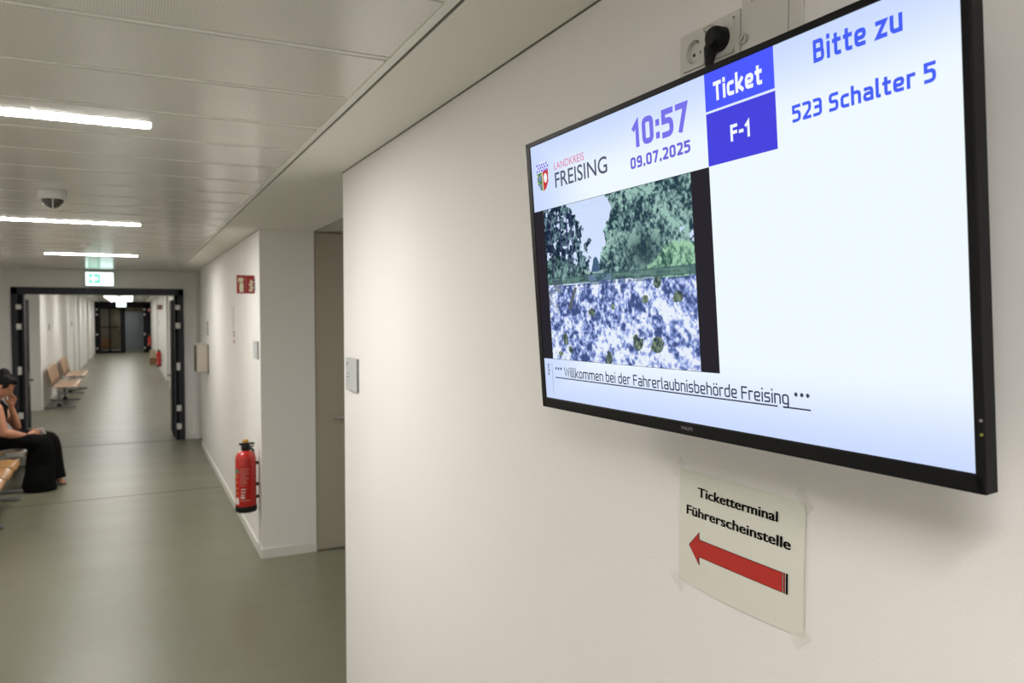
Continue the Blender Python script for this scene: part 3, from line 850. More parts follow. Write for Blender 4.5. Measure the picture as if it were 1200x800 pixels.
# --- the river picture, painted into a vertex grid
def river_picture():
    NX, NY = 420, 280
    rng = np.random.default_rng(5)
    X, Y = np.meshgrid(np.linspace(0, 1, NX), np.linspace(0, 1, NY))    # Y down
    def noise(sx, sy, oct=4, seed=0, rough=.55):
        r = np.random.default_rng(seed); out = np.zeros((NY, NX)); amp = 1; tot = 0
        for o in range(oct):
            gx, gy = max(2, int(sx * 2 ** o)), max(2, int(sy * 2 ** o))
            g = r.random((gy + 2, gx + 2))
            fx, fy = X * gx, Y * gy
            ix, iy = fx.astype(int), fy.astype(int)
            tx, ty = fx - ix, fy - iy
            tx = tx * tx * (3 - 2 * tx); ty = ty * ty * (3 - 2 * ty)
            v = (g[iy, ix] * (1 - tx) + g[iy, ix + 1] * tx) * (1 - ty) + (g[iy + 1, ix] * (1 - tx) + g[iy + 1, ix + 1] * tx) * ty
            out += amp * v; tot += amp; amp *= rough
        out /= tot
        return np.clip((out - out.mean()) / out.std() * .22 + .5, 0, 1)
    S = lambda r, g, b: np.array([r, g, b], float) / 255
    img = np.zeros((NY, NX, 3))
    img[:] = S(206, 222, 255)
    img += (Y[..., None] * .06)
    def put(mask, colr, a=1.0):
        m = np.clip(mask, 0, 1)[..., None] * a
        img[:] = img * (1 - m) + colr * m
    HZ = .505
    # distant tree line in the gap
    ex = noise(30, 8, 3, 11)
    put((Y > .36 + .10 * noise(26, 2, 3, 12) - .045 * np.exp(-((X - .435) / .008) ** 2) - .03 * np.exp(-((X - .405) / .012) ** 2)) & (Y < HZ) & (X > .25) & (X < .52), S(70, 98, 128))
    leaf = noise(70, 46, 2, 21, .9); clump = noise(9, 7, 3, 22); mid = noise(24, 18, 2, 23)
    def foliage(mask, dark, lite, shift=0.0, gap=.0):
        l = np.clip(.5 + (leaf - .5) * 1.5 + (clump - .5) * .6 + (mid - .5) * .7 + shift * 2, 0, 1)
        c = dark * (1 - l[..., None]) + lite * l[..., None]
        hole = (noise(40, 30, 3, 33) > (.5 + .22 * (1.6 - 4 * gap))) if gap else np.zeros_like(mask)
        mk = mask & ~hole
        img[mk] = c[mk]
    n1 = noise(14, 12, 4, 41)
    # left tree mass: tall slender crown tapering to the gap
    left = (X + (n1 - .5) * .12 < .22 + .07 * np.clip(Y / .2, 0, 1) + .09 * np.clip((Y - .18) / .25, 0, 1)) & (Y < HZ)
    foliage(left, S(26, 42, 62), S(128, 160, 168), -.05, .08)
    mid_l = (X + (n1 - .5) * .10 < .34) & (Y + (n1 - .5) * .08 > .40 - .1 * np.clip((.3 - X) * 4, 0, 1)) & (Y < HZ)
    foliage(mid_l, S(30, 48, 58), S(128, 164, 160), -.02)
    trunkmask = (np.abs(X - (.045 + .01 * Y)) < .012) & (Y < HZ) & (Y > .05)
    put(trunkmask.astype(float), S(40, 42, 70), .5)
    for xt in (.135, .19, .225):
        put((np.abs(X - xt) < .005) & (Y < .44) & (Y > .05), S(70, 70, 118), .6)
    # right tree
    rx = .50 - .03 * np.sin(np.clip((Y - .1) / .4, 0, 1) * math.pi) - .02 * (Y > .3)
    right = (X + (n1 - .5) * .09 > rx) & (Y < HZ)
    skyr = (X > .93) & (Y > .26) & (Y < .44) & (n1 > .42)
    foliage(right & ~skyr, S(40, 62, 74), S(156, 194, 184), .03)
    put(skyr.astype(float), S(205, 220, 250))
    dk = np.exp(-(((X - .72) / .11) ** 2 + ((Y - .36) / .10) ** 2)) * (leaf > .42)
    put(dk, S(34, 50, 56), .65)
    # pale bush at the right waterside
    bush = (((X - .92) / .16) ** 2 + ((Y - .46) / .11) ** 2 + (n1 - .5) * 1.1 < 1) & (Y < HZ + .005)
    foliage(bush, S(58, 92, 84), S(160, 205, 172), .10)
    # far bank and still water
    put(((np.abs(Y - .435 - .02 * np.sin(X * 20)) < .012) & (X > .29) & (X < .45) & (leaf > .38)).astype(float), S(168, 196, 190), .75)
    put(((Y > .455) & (Y < HZ)).astype(float) * ((X > .27) | (n1 > .5)), S(72, 100, 104), .75)
    put(((Y > .462) & (Y < .495) & (X > .34) & (X < .50) & (mid > .4)).astype(float), S(130, 152, 196), .5)
    strk = noise(18, 90, 2, 51)
    put(((Y > .465) & (Y < HZ) & (strk > .55)).astype(float), S(120, 156, 140), .5)
    # weir: streaked white water fanning outwards
    cx, cy = .42, -.35
    ang = np.arctan2(X - cx, Y - cy + 1e-6); rad = np.hypot(X - cx, Y - cy)
    def polar_noise(ka, kr, seed, oc=4):
        r = np.random.default_rng(seed); out = np.zeros((NY, NX)); amp = 1; tot = 0
        a = (ang - ang.min()) / (ang.max() - ang.min()); q = (rad - rad.min()) / (rad.max() - rad.min())
        for o in range(oc):
            gx, gy = ka * 2 ** o, kr * 2 ** o
            g = r.random((gy + 2, gx + 2)); fx, fy = a * gx * .999, q * gy * .999
            ix, iy = fx.astype(int), fy.astype(int); tx, ty = fx - ix, fy - iy
            v = (g[iy, ix] * (1 - tx) + g[iy, ix + 1] * tx) * (1 - ty) + (g[iy + 1, ix] * (1 - tx) + g[iy + 1, ix + 1] * tx) * ty
            out += amp * v; tot += amp; amp *= .75
        out /= tot
        return np.clip((out - out.mean()) / out.std() * .22 + .5, 0, 1)
    w = polar_noise(34, 10, 61, 3) * .55 + noise(60, 44, 2, 62, .9) * .45
    wl = np.clip((w - .28) / .20, 0, 1)[..., None]
    wc = S(66, 82, 130) * (1 - wl) + S(152, 170, 228) * wl
    hi = np.clip((w - .48) / .16, 0, 1)[..., None]
    wc = wc * (1 - hi) + S(232, 240, 255) * hi
    below = Y > HZ + .012 * np.sin(X * 9) * .5
    img[below] = wc[below]
    put(((np.abs(Y - HZ - .008) < .008) & below & (noise(50, 4, 2, 71) > .45)).astype(float), S(60, 78, 100), .5)
    put(((X < .13) & (Y > .47) & (Y < .66) & (n1 > .5)).astype(float), S(80, 92, 110), .6)
    # rocks, posts, sticks
    for (u, v, a, b) in ((.79, .53, .018, .025), (.90, .62, .03, .03), (.71, .62, .022, .02), (.35, .69, .022, .02), (.66, .86, .034, .04), (.77, .88, .036, .035), (.12, .86, .03, .04), (.08, .96, .028, .035), (.16, .93, .018, .025), (.45, .96, .03, .03), (.50, .66, .014, .016)):
        mk = (((X - u) / a) ** 2 + ((Y - v) / b) ** 2 + (mid - .5) * 2.2 < 1)
        l = leaf[..., None]
        c = S(50, 62, 72) * (1 - l) + S(146, 166, 136) * l
        img[mk] = c[mk]
    dd = np.abs((X - .20) * .95 + (Y - .60) * .42); ln = np.abs((Y - .60) - (X - .20) * .45)
    put(((dd < .012) & (ln < .085)).astype(float), S(96, 100, 104), .95)
    dd = np.abs((Y - .64) - (X - .045) * 1.7); put(((dd < .014) & (X < .085) & (X > .005)).astype(float), S(196, 204, 232), .95)
    img = np.clip(img * (1 + (rng.random((NY, NX, 1)) - .5) * .10), 0, 1)
    lin = np.where(img <= .04045, img / 12.92, ((img + .055) / 1.055) ** 2.4)
    u0, u1, v0, v1 = .0416, .5245, .1412, .4604
    co = np.stack([np.full_like(X, -.0009), HW - (u0 + X * (u1 - u0)), HH - (v0 + Y * (v1 - v0))], -1).reshape(-1, 3)
    idx = np.arange(NX * NY).reshape(NY, NX)
    fa = np.stack([idx[:-1, :-1], idx[1:, :-1], idx[1:, 1:], idx[:-1, 1:]], -1).reshape(-1, 4)
    me = bpy.data.meshes.new('river_picture')
    me.vertices.add(len(co)); me.vertices.foreach_set('co', co.ravel())
    me.loops.add(fa.size); me.loops.foreach_set('vertex_index', fa.ravel())
    me.polygons.add(len(fa)); me.polygons.foreach_set('loop_start', np.arange(0, fa.size, 4)); me.polygons.foreach_set('loop_total', np.full(len(fa), 4))
    me.update(); me.validate()
    at = me.color_attributes.new('picture', 'FLOAT_COLOR', 'POINT')
    at.data.foreach_set('color', np.concatenate([lin.reshape(-1, 3), np.ones((NX * NY, 1))], 1).astype(np.float32).ravel())
    me.materials.append(M['s_picture'])
    o = bpy.data.objects.new('river_picture', me); col.objects.link(o); o.parent = disp
    tag(o, 'picture of a rushing river weir between green trees')
river_picture()

# ------------------------------------------------------------------ things on the near wall
def W(y, z, out): return (WALL_X - out, y, z)
def wrect(mb, ya, yb, za, zb, out): return mb.add([W(ya, zb, out), W(yb, zb, out), W(yb, za, out), W(ya, za, out)], [(0, 1, 2, 3)])

# paper sign with slightly curled edge
sg = None
NXp, NYp = 24, 16
mb = MB(); vs = []
PY0, PY1, PZ0, PZ1 = 1.1450, .8468, 1.4375, 1.6440
def bulge(s, t): return .0012 + .0030 * math.sin(math.pi * s) * (1 - t) * .8 + .0012 * math.sin(math.pi * t) + .004 * max(0, s - .85) * (1 - t)
for j in range(NYp + 1):
    for i in range(NXp + 1):
        s, t = i / NXp, j / NYp
        vs.append(W(PY0 + (PY1 - PY0) * s + .0006 * math.sin(t * 5), PZ0 + (PZ1 - PZ0) * t + .003 * math.sin(math.pi * s) * -(1 - t), bulge(s, t)))
back = [(p[0] + .0005, p[1], p[2]) for p in vs]
n1 = (NXp + 1) * (NYp + 1)
fs = []
for j in range(NYp):
    for i in range(NXp):
        a = j * (NXp + 1) + i
        fs.append((a, a + 1, a + NXp + 2, a + NXp + 1)); fs.append(tuple(n1 + k for k in (a, a + NXp + 1, a + NXp + 2, a + 1)))
mb.add(vs + back, fs, True)
paper = mb.build('paper_sign', M['paper'])
tag(paper, 'paper sheet taped below the screen with black wording and a red arrow', 'sign')
def onpaper(y, z, e=.0006):
    s = (PY0 - y) / (PY0 - PY1); t = (z - PZ0) / (PZ1 - PZ0)
    return W(y, z, bulge(min(1, max(0, s)), min(1, max(0, t))) + e)
def ptext(body, ya, za, width, h, bold):
    q = MB()
    for dx in (-.0011, -.0005, 0, .0005, .0011):
        for dy in (-.0002, .0002):
            r = text_mesh(body, width - .0022, h - .0004, lambda x, y: onpaper(ya - x - .0011 - dx, za + y + .0002 + dy, .0009), 0.0)
            q.add(r.v, r.f)
    return q.build('printed_lettering', M['ink'], paper)
ptext('Ticketterminal', 1.0925, 1.6015, .1920, .0168, .016)
ptext('Führerscheinstelle', 1.1225, 1.5645, .2495, .0172, .016)
def ppoly(name, m, pts, e, w=None):
    return MB().add([onpaper(y, z, e) for y, z in pts], [tuple(range(len(pts)))]).build(name, m, paper)
arrow = [(1.1140, 1.5100), (1.0865, 1.5385), (1.0865, 1.5245), (.9, 1.5262)]
def strip(name, m, ya, yb, zb, zt, e, n=14):
    q = MB()
    for i in range(n):
        a = ya + (yb - ya) * i / n; b = ya + (yb - ya) * (i + 1) / n
        q.add([onpaper(a, zb, e), onpaper(b, zb, e), onpaper(b, zt, e), onpaper(a, zt, e)], [(0, 1, 2, 3)])
    return q.build(name, m, paper)
strip('arrow_outline', M['ink'], 1.0870, .8893, 1.4945, 1.5263, .0008)
strip('printed_arrow', M['red_ink'], 1.0876, .8901, 1.4955, 1.5253, .0011)
ppoly('arrow_outline', M['ink'], [(1.1150, 1.5100), (1.0860, 1.5400), (1.0860, 1.4798)], .0008)
ppoly('printed_arrow', M['red_ink'], [(1.1132, 1.5100), (1.0869, 1.5378), (1.0869, 1.4820)], .0011)
strip('arrow_outline', M['ink'], .8880, .8838, 1.4945, 1.5265, .0008, 2)
strip('printed_arrow', M['red_ink'], .8873, .8845, 1.4955, 1.5255, .0011, 2)
strip('arrow_outline', M['ink'], .8825, .8780, 1.4945, 1.5268, .0008, 2)
# strips of clear tape at the corners
for (yc, zc, a) in ((1.1460, 1.6470, .7), (.8465, 1.6480, -.8), (1.1460, 1.4350, -.7), (.8490, 1.4360, .7)):
    ca, sa = math.cos(a), math.sin(a); q = MB()
    pts = [(-.019, -.009), (.019, -.009), (.019, .009), (-.019, .009)]
    q.add([W(yc - (x * ca - y * sa), zc + x * sa + y * ca, .0062) for x, y in pts] + [W(yc - (x * ca - y * sa), zc + x * sa + y * ca, .0001) for x, y in pts],
          [(0, 1, 2, 3), (0, 4, 5, 1), (1, 5, 6, 2), (2, 6, 7, 3), (3, 7, 4, 0)])
    q = MB(); q.add([W(yc - (x * ca - y * sa), zc + x * sa + y * ca, .0068 - .0018 * abs(y) / .009) for x, y in pts], [(0, 1, 2, 3)])
    q.build('tape', M['tape'], paper)

# double socket with one black plug
so = empty('wall_socket', W(1.069, 2.38, 0), 'white double wall socket peeping out above the screen', 'socket')
def wl(mb, name, m, parent, root=so):
    mb.v = [(p[0] - root.location.x, p[1] - root.location.y, p[2] - root.location.z) for p in mb.v]
    return mb.build(name, m, parent)
mb = MB()
for a in ((.9935, 1.0040, 2.3572, 2.4163), (1.0630, 1.0750, 2.3572, 2.4163), (1.1340, 1.1450, 2.3572, 2.4163), (.9935, 1.1450, 2.3430, 2.3572), (.9935, 1.1450, 2.4163, 2.4240)):
    mb.box(WALL_X - .007, WALL_X, *a)
wl(mb, 'cover_frame', M['socket'], so)
for yc in (1.1045, 1.0335):
    q = MB(); q.box(WALL_X - .0003, WALL_X + .0, yc - .0300, yc + .0300, 2.3572, 2.4163)
    gp = wl(q, 'gap_line', M['plate_edge'], so)
    # face plate with a round well
    q = MB(); n = 32; sq = []; rim = []; bot = []; bc = []
    zc = 2.3868
    for i in range(n):
        a = 2 * math.pi * (i + .5) / n; c, s = math.cos(a), math.sin(a); k = .0288 / max(abs(c), abs(s))
        sq.append((WALL_X - .0095, yc + c * k, zc + s * k)); rim.append((WALL_X - .0095, yc + c * .0205, zc + s * .0205)); bot.append((WALL_X - .0005, yc + c * .0195, zc + s * .0195))
    edge = [(WALL_X - .0005, p[1], p[2]) for p in sq]
    allv = edge + sq + rim + bot
    f2 = []
    for k in range(3):
        for i in range(n):
            j = (i + 1) % n; f2.append((k * n + i, k * n + j, (k + 1) * n + j, (k + 1) * n + i))
    f2.append(tuple(3 * n + i for i in range(n)))
    q.add(allv, f2)
    ins = wl(q, 'socket_insert', M['socket'], so)
    for dy in (-.0095, .0095):
        q = MB(); q.lathe([(.0030, 0), (.0030, .0012)], (WALL_X - .0018, yc + dy, zc - .002), 'x', 12)
        wl(q, 'contact_hole', M['socket_dark'], so)
    for e0, e1 in ((.0165, .0195), (-.0195, -.0165)):
        q = MB(); q.box(WALL_X - .0070, WALL_X - .0012, yc - .003, yc + .003, zc + e0, zc + e1)
        wl(q, 'earth_clip', M['steel'], so)
q = text_mesh('UV-V-W3', .024, .0034, lambda x, y: W(1.081 - x, 2.4180 + y, .0074), 0) if False else MB()
for i in range(7): wrect(q, 1.082 - i * .0036, 1.0795 - i * .0036, 2.4178, 2.4206, .0074)
wl(q, 'printed_mark', M['ink_grey'], so)['kind'] = 'stuff'

pl = empty('power_plug', W(1.030, 2.384, .012), 'black angled plug with cable in the right hand socket', 'plug')
q = MB()
q.loft([((WALL_X - .004, 1.031, 2.386), (0, .018, 0), (0, 0, .018)), ((WALL_X - .020, 1.031, 2.386), (0, .019, 0), (0, 0, .0195)),
        ((WALL_X - .030, 1.031, 2.386), (0, .018, 0), (0, 0, .0185)), ((WALL_X - .036, 1.031, 2.386), (0, .013, 0), (0, 0, .014))], 20)
q.loft([((WALL_X - .022, 1.033, 2.385), (.012, 0, 0), (0, .018, 0)), ((WALL_X - .022, 1.045, 2.372), (.011, 0, 0), (0, .0125, .004)), ((WALL_X - .022, 1.048, 2.355), (.0085, 0, 0), (0, .0085, 0)), ((WALL_X - .022, 1.049, 2.338), (.006, 0, 0), (0, .006, 0))], 16)
wl(q, 'plug_body', M['black_rubber'], pl, pl)
q = MB(); q.tube([W(1.049, 2.345, .022), W(1.050, 2.32, .021), W(1.052, 2.27, .020), W(1.05, 2.20, .020), W(1.02, 2.12, .022)], .0038, 10)
wl(q, 'cable', M['black_rubber'], pl, pl)

# flush inspection panel with lock
ip = empty('inspection_panel', W(.928, 2.40, 0), 'white inspection panel with a round lock above the screen', 'panel')
q = MB(); q.bbox(WALL_X - .005, WALL_X, .8630, .9915, 2.24, 2.53, .0015, 1); wl(q, 'panel_frame', M['socket'], ip, ip)
q = MB(); q.box(WALL_X - .0052, WALL_X - .001, .8885, .8897, 2.24, 2.53); q.box(WALL_X - .0054, WALL_X - .001, .9680, .9688, 2.4265, 2.4400); q.box(WALL_X - .0054, WALL_X - .001, .950, .9688, 2.4265, 2.4271)
wl(q, 'panel_joint', M['plate_edge'], ip, ip)
q = MB(); q.lathe([(.0088, 0), (.0088, .0022), (.0075, .0030)], (WALL_X - .0078, .9838, 2.3718), 'x', 24)
wl(q, 'lock_barrel', M['steel'], ip, ip)
q = MB(); q.lathe([(.0062, 0), (.0062, .0006)], (WALL_X - .0084, .9838, 2.3718), 'x', 20); wl(q, 'lock_face', M['socket'], ip, ip)
q = MB(); c, s = math.cos(.9), math.sin(.9)
q.add([W(.9838 - (x * c - y * s), 2.3718 + x * s + y * c, .0087) for x, y in ((-.0048, -.0011), (.0048, -.0011), (.0048, .0011), (-.0048, .0011))], [(0, 1, 2, 3)])
wl(q, 'key_slot', M['ink'], ip, ip)

# door plates
def door_plate(y0, y1, z0, z1, label, x=WALL_X, sgn=-1, marks=True):
    t = empty('door_plate', (x, (y0 + y1) / 2, (z0 + z1) / 2), label, 'sign', 'door plates')
    d, h = (y1 - y0) / 2, (z1 - z0) / 2
    a = sgn
    def b(mb, n, m, p): return mb.build(n, m, p)
    q = MB(); q.box(*sorted((0, a * .009)), -d, d, -h, h); back = b(q, 'back_plate', M['plate_edge'], t)
    q = MB(); q.bbox(*sorted((a * .008, a * .013)), -d + .003, d, -h, h, .0015, 1); b(q, 'front_plate', M['plate'], t)
    if marks:
        q = MB()
        for (ya, yb, za, zb) in ((.82, .55, .72, .55), (.85, .1, -.02 + .08, .03), (.85, .35, -.16, -.22), (.8, .55, -.42, -.46), (.8, .6, -.62, -.66)):
            q.add([(a * .0134, d * ya, h * za), (a * .0134, d * yb, h * za), (a * .0134, d * yb, h * zb), (a * .0134, d * ya, h * zb)], [(0, 1, 2, 3)])
        b(q, 'printed_line', M['ink_grey'], t)['kind'] = 'stuff'
    return t
door_plate(3.4000, 3.5850, 1.581, 1.7285, 'grey door plate on the near white wall beside its corner')
door_plate(6.430, 6.640, 1.573, 1.715, 'grey door plate on the far wall just right above the fire extinguisher')
door_plate(10.95, 11.13, 1.66, 1.84, 'small door plate on the far wall above the beige wall cabinet')
for y, l in ((20.0, 'first'), (27.2, 'second')): door_plate(y, y + .2, 1.58, 1.72, '%s small door plate on the left wall of the far corridor' % l, x=-1.65, sgn=1, marks=False)
for y, l in ((20.9, 'first'), (31.0, 'second')): door_plate(y, y + .2, 1.58, 1.72, '%s small door plate on the right wall of the far corridor' % l, marks=False)

# notice strip of small pictograms
ns = empty('notice_strip', W(8.05, 1.8, 0), 'narrow upright notice strip with grey marks and one red spot', 'sign')
q = MB(); q.box(-.003, 0, -.13, .13, -.21, .21); q.build('backing', M['plaster_far'], ns)
q = MB(); random.seed(3)
for i in range(10):
    z = .195 - i * .022
    q.box(-.0036, -.003, -.02, .09, z - .008, z + .003)
q.build('printed_line', mat('pale_grey_ink', (.42, .42, .41), .6), ns)['kind'] = 'stuff'
q = MB(); q.box(-.0036, -.003, -.05, .06, -.055, -.030); q.box(-.0036, -.003, -.05, .06, -.090, -.065); q.build('pictogram', M['ink_grey'], ns)
q = MB(); q.box(-.0036, -.003, -.05, .06, -.150, -.118); q.build('red_spot', mat('faded_red', (.45, .10, .08), .6), ns)

# projecting fire sign
def fire_sign(x0, x1, y, z0, z1, label, mount=True):
    t = empty('fire_sign', ((x0 + x1) / 2, y, (z0 + z1) / 2), label, 'sign', 'projecting fire equipment signs')
    hx, hz = (x1 - x0) / 2, (z1 - z0) / 2
    MB().bbox(-hx, hx, 0, .006, -hz, hz, .001, 1).build('plate', M['sign_red'], t)
    q = MB(); e = -.0008
    def r(a, b, c, d): q.add([(a * hx, e, c * hz), (b * hx, e, c * hz), (b * hx, e, d * hz), (a * hx, e, d * hz)], [(0, 1, 2, 3)])
    r(-.70, -.25, -.85, .10); r(-.62, -.33, .15, .45); r(-.80, -.30, .45, .72); r(-.85, -.70, .2, .6); r(-.30, -.14, .45, .55)
    for k in range(4):
        z = -.75 + k * .3; o_ = .08 if k % 2 else -.02
        r(.40 + o_, .80 + o_, z, z + .22)
    r(.5, .66, .40, .52)
    q.build('pictogram', M['sign_cream'], t)['kind'] = 'stuff'
    q = MB(); q.box(.02 * hx, .06 * hx, -.0006, 0, -hz * .9, hz * .9); q.build('divider', M['ink_grey'], t)
    if mount: MB().bbox(hx - .002, hx + .004, -.012, .018, -hz * .8, hz * .8, .001, 1).build('wall_bracket', M['grey_metal'], t)
    return t
fire_sign(.764, .901, 6.60, 2.098, 2.245, 'red fire extinguisher sign projecting from the far white wall')
fire_sign(.748, .901, 27.6, 2.098, 2.245, 'small red fire sign high on the far corridor right wall, nearer one')
fire_sign(.748, .901, 42.6, 2.098, 2.245, 'tiny red fire sign beside the dark end doors')

# fire extinguishers
def extinguisher(label):
    t = empty('fire_extinguisher', (0, 0, 0), label, 'extinguisher', 'red wall mounted extinguishers')
    R = .080
    body = MB().lathe([(R * .96, .035), (R, .05), (R, .41), (R * .97, .435), (R * .80, .465), (R * .5, .482), (.028, .488)], n=32).build('cylinder', M['red_paint'], t)
    MB().lathe([(R * .93, 0), (R * 1.03, .006), (R * 1.03, .046), (R * .99, .052)], n=32).build('base_ring', M['black_rubber'], t)
    MB().lathe([(.030, .480), (.034, .49), (.034, .525), (.026, .535)], n=20).build('valve', M['black_rubber'], t)
    q = MB(); q.bbox(-.014, .014, -.075, .055, .530, .546, .004); q.bbox(-.012, .012, -.07, .0, .510, .520, .003)
    q.v = [(p[1] * .9 * -1, p[0], p[2]) for p in q.v]
    q.build('lever', M['black_rubber'], t)
    q = MB(); q.bbox(-.022, .022, -.016, .016, .546, .572, .006); q.build('safety_tag', M['yellow'], t)
    q = MB(); q.tube([(.030, .02, .50), (.062, .045, .48), (.074, .052, .42), (.074, .052, .22), (.072, .050, .13)], .010, 10); q.build('hose', M['black_rubber'], t)
    for z in (.10, .20, .37):
        q = MB(); q.bbox(.070, .100, -.018, .018, z, z + .022, .003); q.build('wall_bracket', M['black_rubber'], t)
    q = MB(); q.bbox(.098, .105, -.018, .018, .06, .42, .002); q.build('back_rail', M['baseboard'], t)
    # curved labels on the side that faces the camera (around -y / -x)
    def lab(name, m, a0, a1, z0, z1, e=.0008):
        q = MB(); n = 6; vs = []
        for i in range(n + 1):
            a = math.radians(a0 + (a1 - a0) * i / n)
            vs += [((R + e) * math.cos(a), (R + e) * math.sin(a), z0), ((R + e) * math.cos(a), (R + e) * math.sin(a), z1)]
        q.add(vs, [(2 * i, 2 * i + 2, 2 * i + 3, 2 * i + 1) for i in range(n)], True)
        return q.build(name, m, body)
    lab('green_label', M['label_green'], 196, 222, .315, .345)
    lab('white_label', M['white_ink'], 196, 220, .07, .12)
    faded = bpy.data.materials.get('faded_print') or mat('faded_print', (.56, .20, .17), .5)
    for k in range(8):
        lab('print_line', faded, 232, 232 + (48, 40, 46, 30, 44, 34, 38, 26)[k], .345 - k * .018, .351 - k * .018)
    for k in range(3):
        lab('print_line', M['white_ink'], 236, 262 - 3 * k, .185 - k * .022, .192 - k * .022)
    lab('print_line', M['white_ink'], 234, 256, .118, .130); lab('print_line', faded, 232, 285, .098, .104)
    for z in (.285, .24, .19, .15): lab('print_line', M['yellow'], 198, 214, z, z + .008)
    return t
ex = extinguisher('red fire extinguisher hanging low on the wall corner beside the side passage')
ex.location = (.800, 6.46, .365)
for (x, y, z, l) in ((.785, 28.0, .23, 'red extinguisher on the far corridor right wall above the cartons'), (.785, 42.5, .36, 'red extinguisher next to the dark doors at the far end')):
    c = copy_tree(ex); c.location = (x, y, z); c['label'] = l

# beige wall cabinet
wc = empty('wall_cabinet', (.905, 11.0, 1.36), 'beige cabinet projecting from the far wall near the doorway', 'cabinet')
MB().bbox(-.150, 0, -.10, .16, -.185, .185, .012).build('housing', M['beige_box'], wc)
q = MB(); q.bbox(-.165, -.150, -.103, .163, -.17, .165, .004); q.build('front_edge', M['box_edge'], wc)  # darker slab along the front
q = MB(); q.bbox(-.014, 0.0, -.108, .168, -.20, .175, .003); q.build('wall_edge', M['box_edge'], wc)  # darker slab along the wall side

# --- cartons beside the far right wall
t = MB().bbox(.62, .86, 33.2, 33.5, 0, .25, .004).build('cardboard_box', M['carton']); tag(t, 'brown cardboard box on the floor near the far extinguisher', 'box')
t = MB().bbox(.66, .88, 35.2, 35.5, 0, .48, .004).build('cardboard_box', M['carton_light']); tag(t, 'pale carton standing behind the brown cardboard box', 'box')
# orange chair behind the end door
t = empty('lounge_chair', (-1.16, 44.75, 0), 'rounded orange chair dimly seen behind the glass end door', 'chair')
MB().bbox(-.26, .26, -.25, .25, .22, .42, .06, 3).build('seat', M['orange'], t)
MB().bbox(-.27, .27, .14, .28, .30, .74, .06, 3).build('backrest', M['orange'], t)
for sx in (-.2, .2):
    for sy in (-.18, .18): MB().tube([(sx, sy, 0), (sx, sy, .24)], .015, 8).build('leg', M['frame_dark'], t)

# --- ceiling detector with camera dome, small sensor
t = empty('smoke_detector', (-.37, 4.86, CEIL), 'white round ceiling detector with a dark cone underneath', 'detector')
MB().lathe([(.066, 0), (.068, -.004), (.068, -.040), (.062, -.048)][::-1], n=28).build('housing', M['detector'], t)
MB().lathe([(.016, -.094), (.030, -.088), (.052, -.062), (.054, -.047)], n=28).build('dome', M['dome'], t)
q = MB()
for k in range(3):
    a = 2 * math.pi * k / 3 + .6
    q.tube([(.056 * math.cos(a), .056 * math.sin(a), -.048), (.050 * math.cos(a), .050 * math.sin(a), -.066), (.018 * math.cos(a), .018 * math.sin(a), -.096)], .003, 6)
q.build('guard_rib', M['detector'], t)
t = empty('ceiling_sensor', (-.38, 8.35, CEIL), 'small flat ceiling sensor between the second and third lamps', 'sensor')
MB().lathe([(.03, -.022), (.045, -.018), (.048, 0)], n=20).build('housing', M['detector'], t)

# --- emergency exit signs
def exit_sign(x, y, z0, z1, w, label):
    t = empty('exit_sign', (x, y, z0), label, 'sign', 'lit emergency exit signs')
    h = z1 - z0
    MB().bbox(-w / 2 - .006, w / 2 + .006, .0, .035, -.006, h + .006, .003, 1).build('housing', M['detector'], t)
    face = MB().box(-w / 2, w / 2, -.004, .001, 0, h).build('lit_panel', emit('exit_white', (.75, 1.0, .95), 3.5), t)
    e = -.0048
    def rect(q, a, b, c, d): q.add([(a * w, e, c * h), (b * w, e, c * h), (b * w, e, d * h), (a * w, e, d * h)], [(0, 1, 2, 3)])
    q = MB(); rect(q, -.40, .03, .16, .90)
    g = q.build('green_field', emit('exit_green', (.10, .80, .42), 1.5), face)
    e = -.0054
    q = MB(); q.add([(px * w, e, pz * h) for px, pz in ((-.37, .53), (-.20, .82), (-.20, .66), (-.05, .66), (-.05, .40), (-.20, .40), (-.20, .22))], [(0, 1, 2, 6), (2, 3, 4, 5), (2, 5, 6)])
    q.build('arrow', emit('exit_arrow', (.9, 1.0, .97), 2.2), face)
    # pale running figure and door on the right half
    e = -.0050
    q = MB(); rect(q, .06, .44, .14, .18); rect(q, .06, .08, .18, .86); rect(q, .42, .44, .18, .86); rect(q, .06, .44, .86, .90)
    q.add([(a * w, e, b * h) for a, b in ((.22, .70), (.30, .72), (.28, .45), (.36, .22), (.32, .20), (.24, .40), (.16, .28), (.14, .32), (.21, .46))], [(0, 1, 2, 8), (2, 3, 4, 5), (2, 5, 8), (5, 6, 7, 8)])
    q.add([(.26 * w + .022 * w * math.cos(k * .785), e, .79 * h + .05 * h * math.sin(k * .785)) for k in range(8)], [tuple(range(8))])
    q.build('pictogram', emit('exit_pale_green', (.60, .95, .85), 2.6), face)
    q = MB()
    for s in (-.3, .3): q.tube([(s * w, .017, h), (s * w, .017, CEIL - z0)], .004, 8)
    q.build('hanger', M['detector'], t)
    return t
exit_sign(-.41, 12.94, 2.358, 2.545, .355, 'lit green and white exit sign above the dark doorway')
exit_sign(-.44, 43.2, 2.33, 2.53, .42, 'small distant lit exit sign in front of the dark end doors')

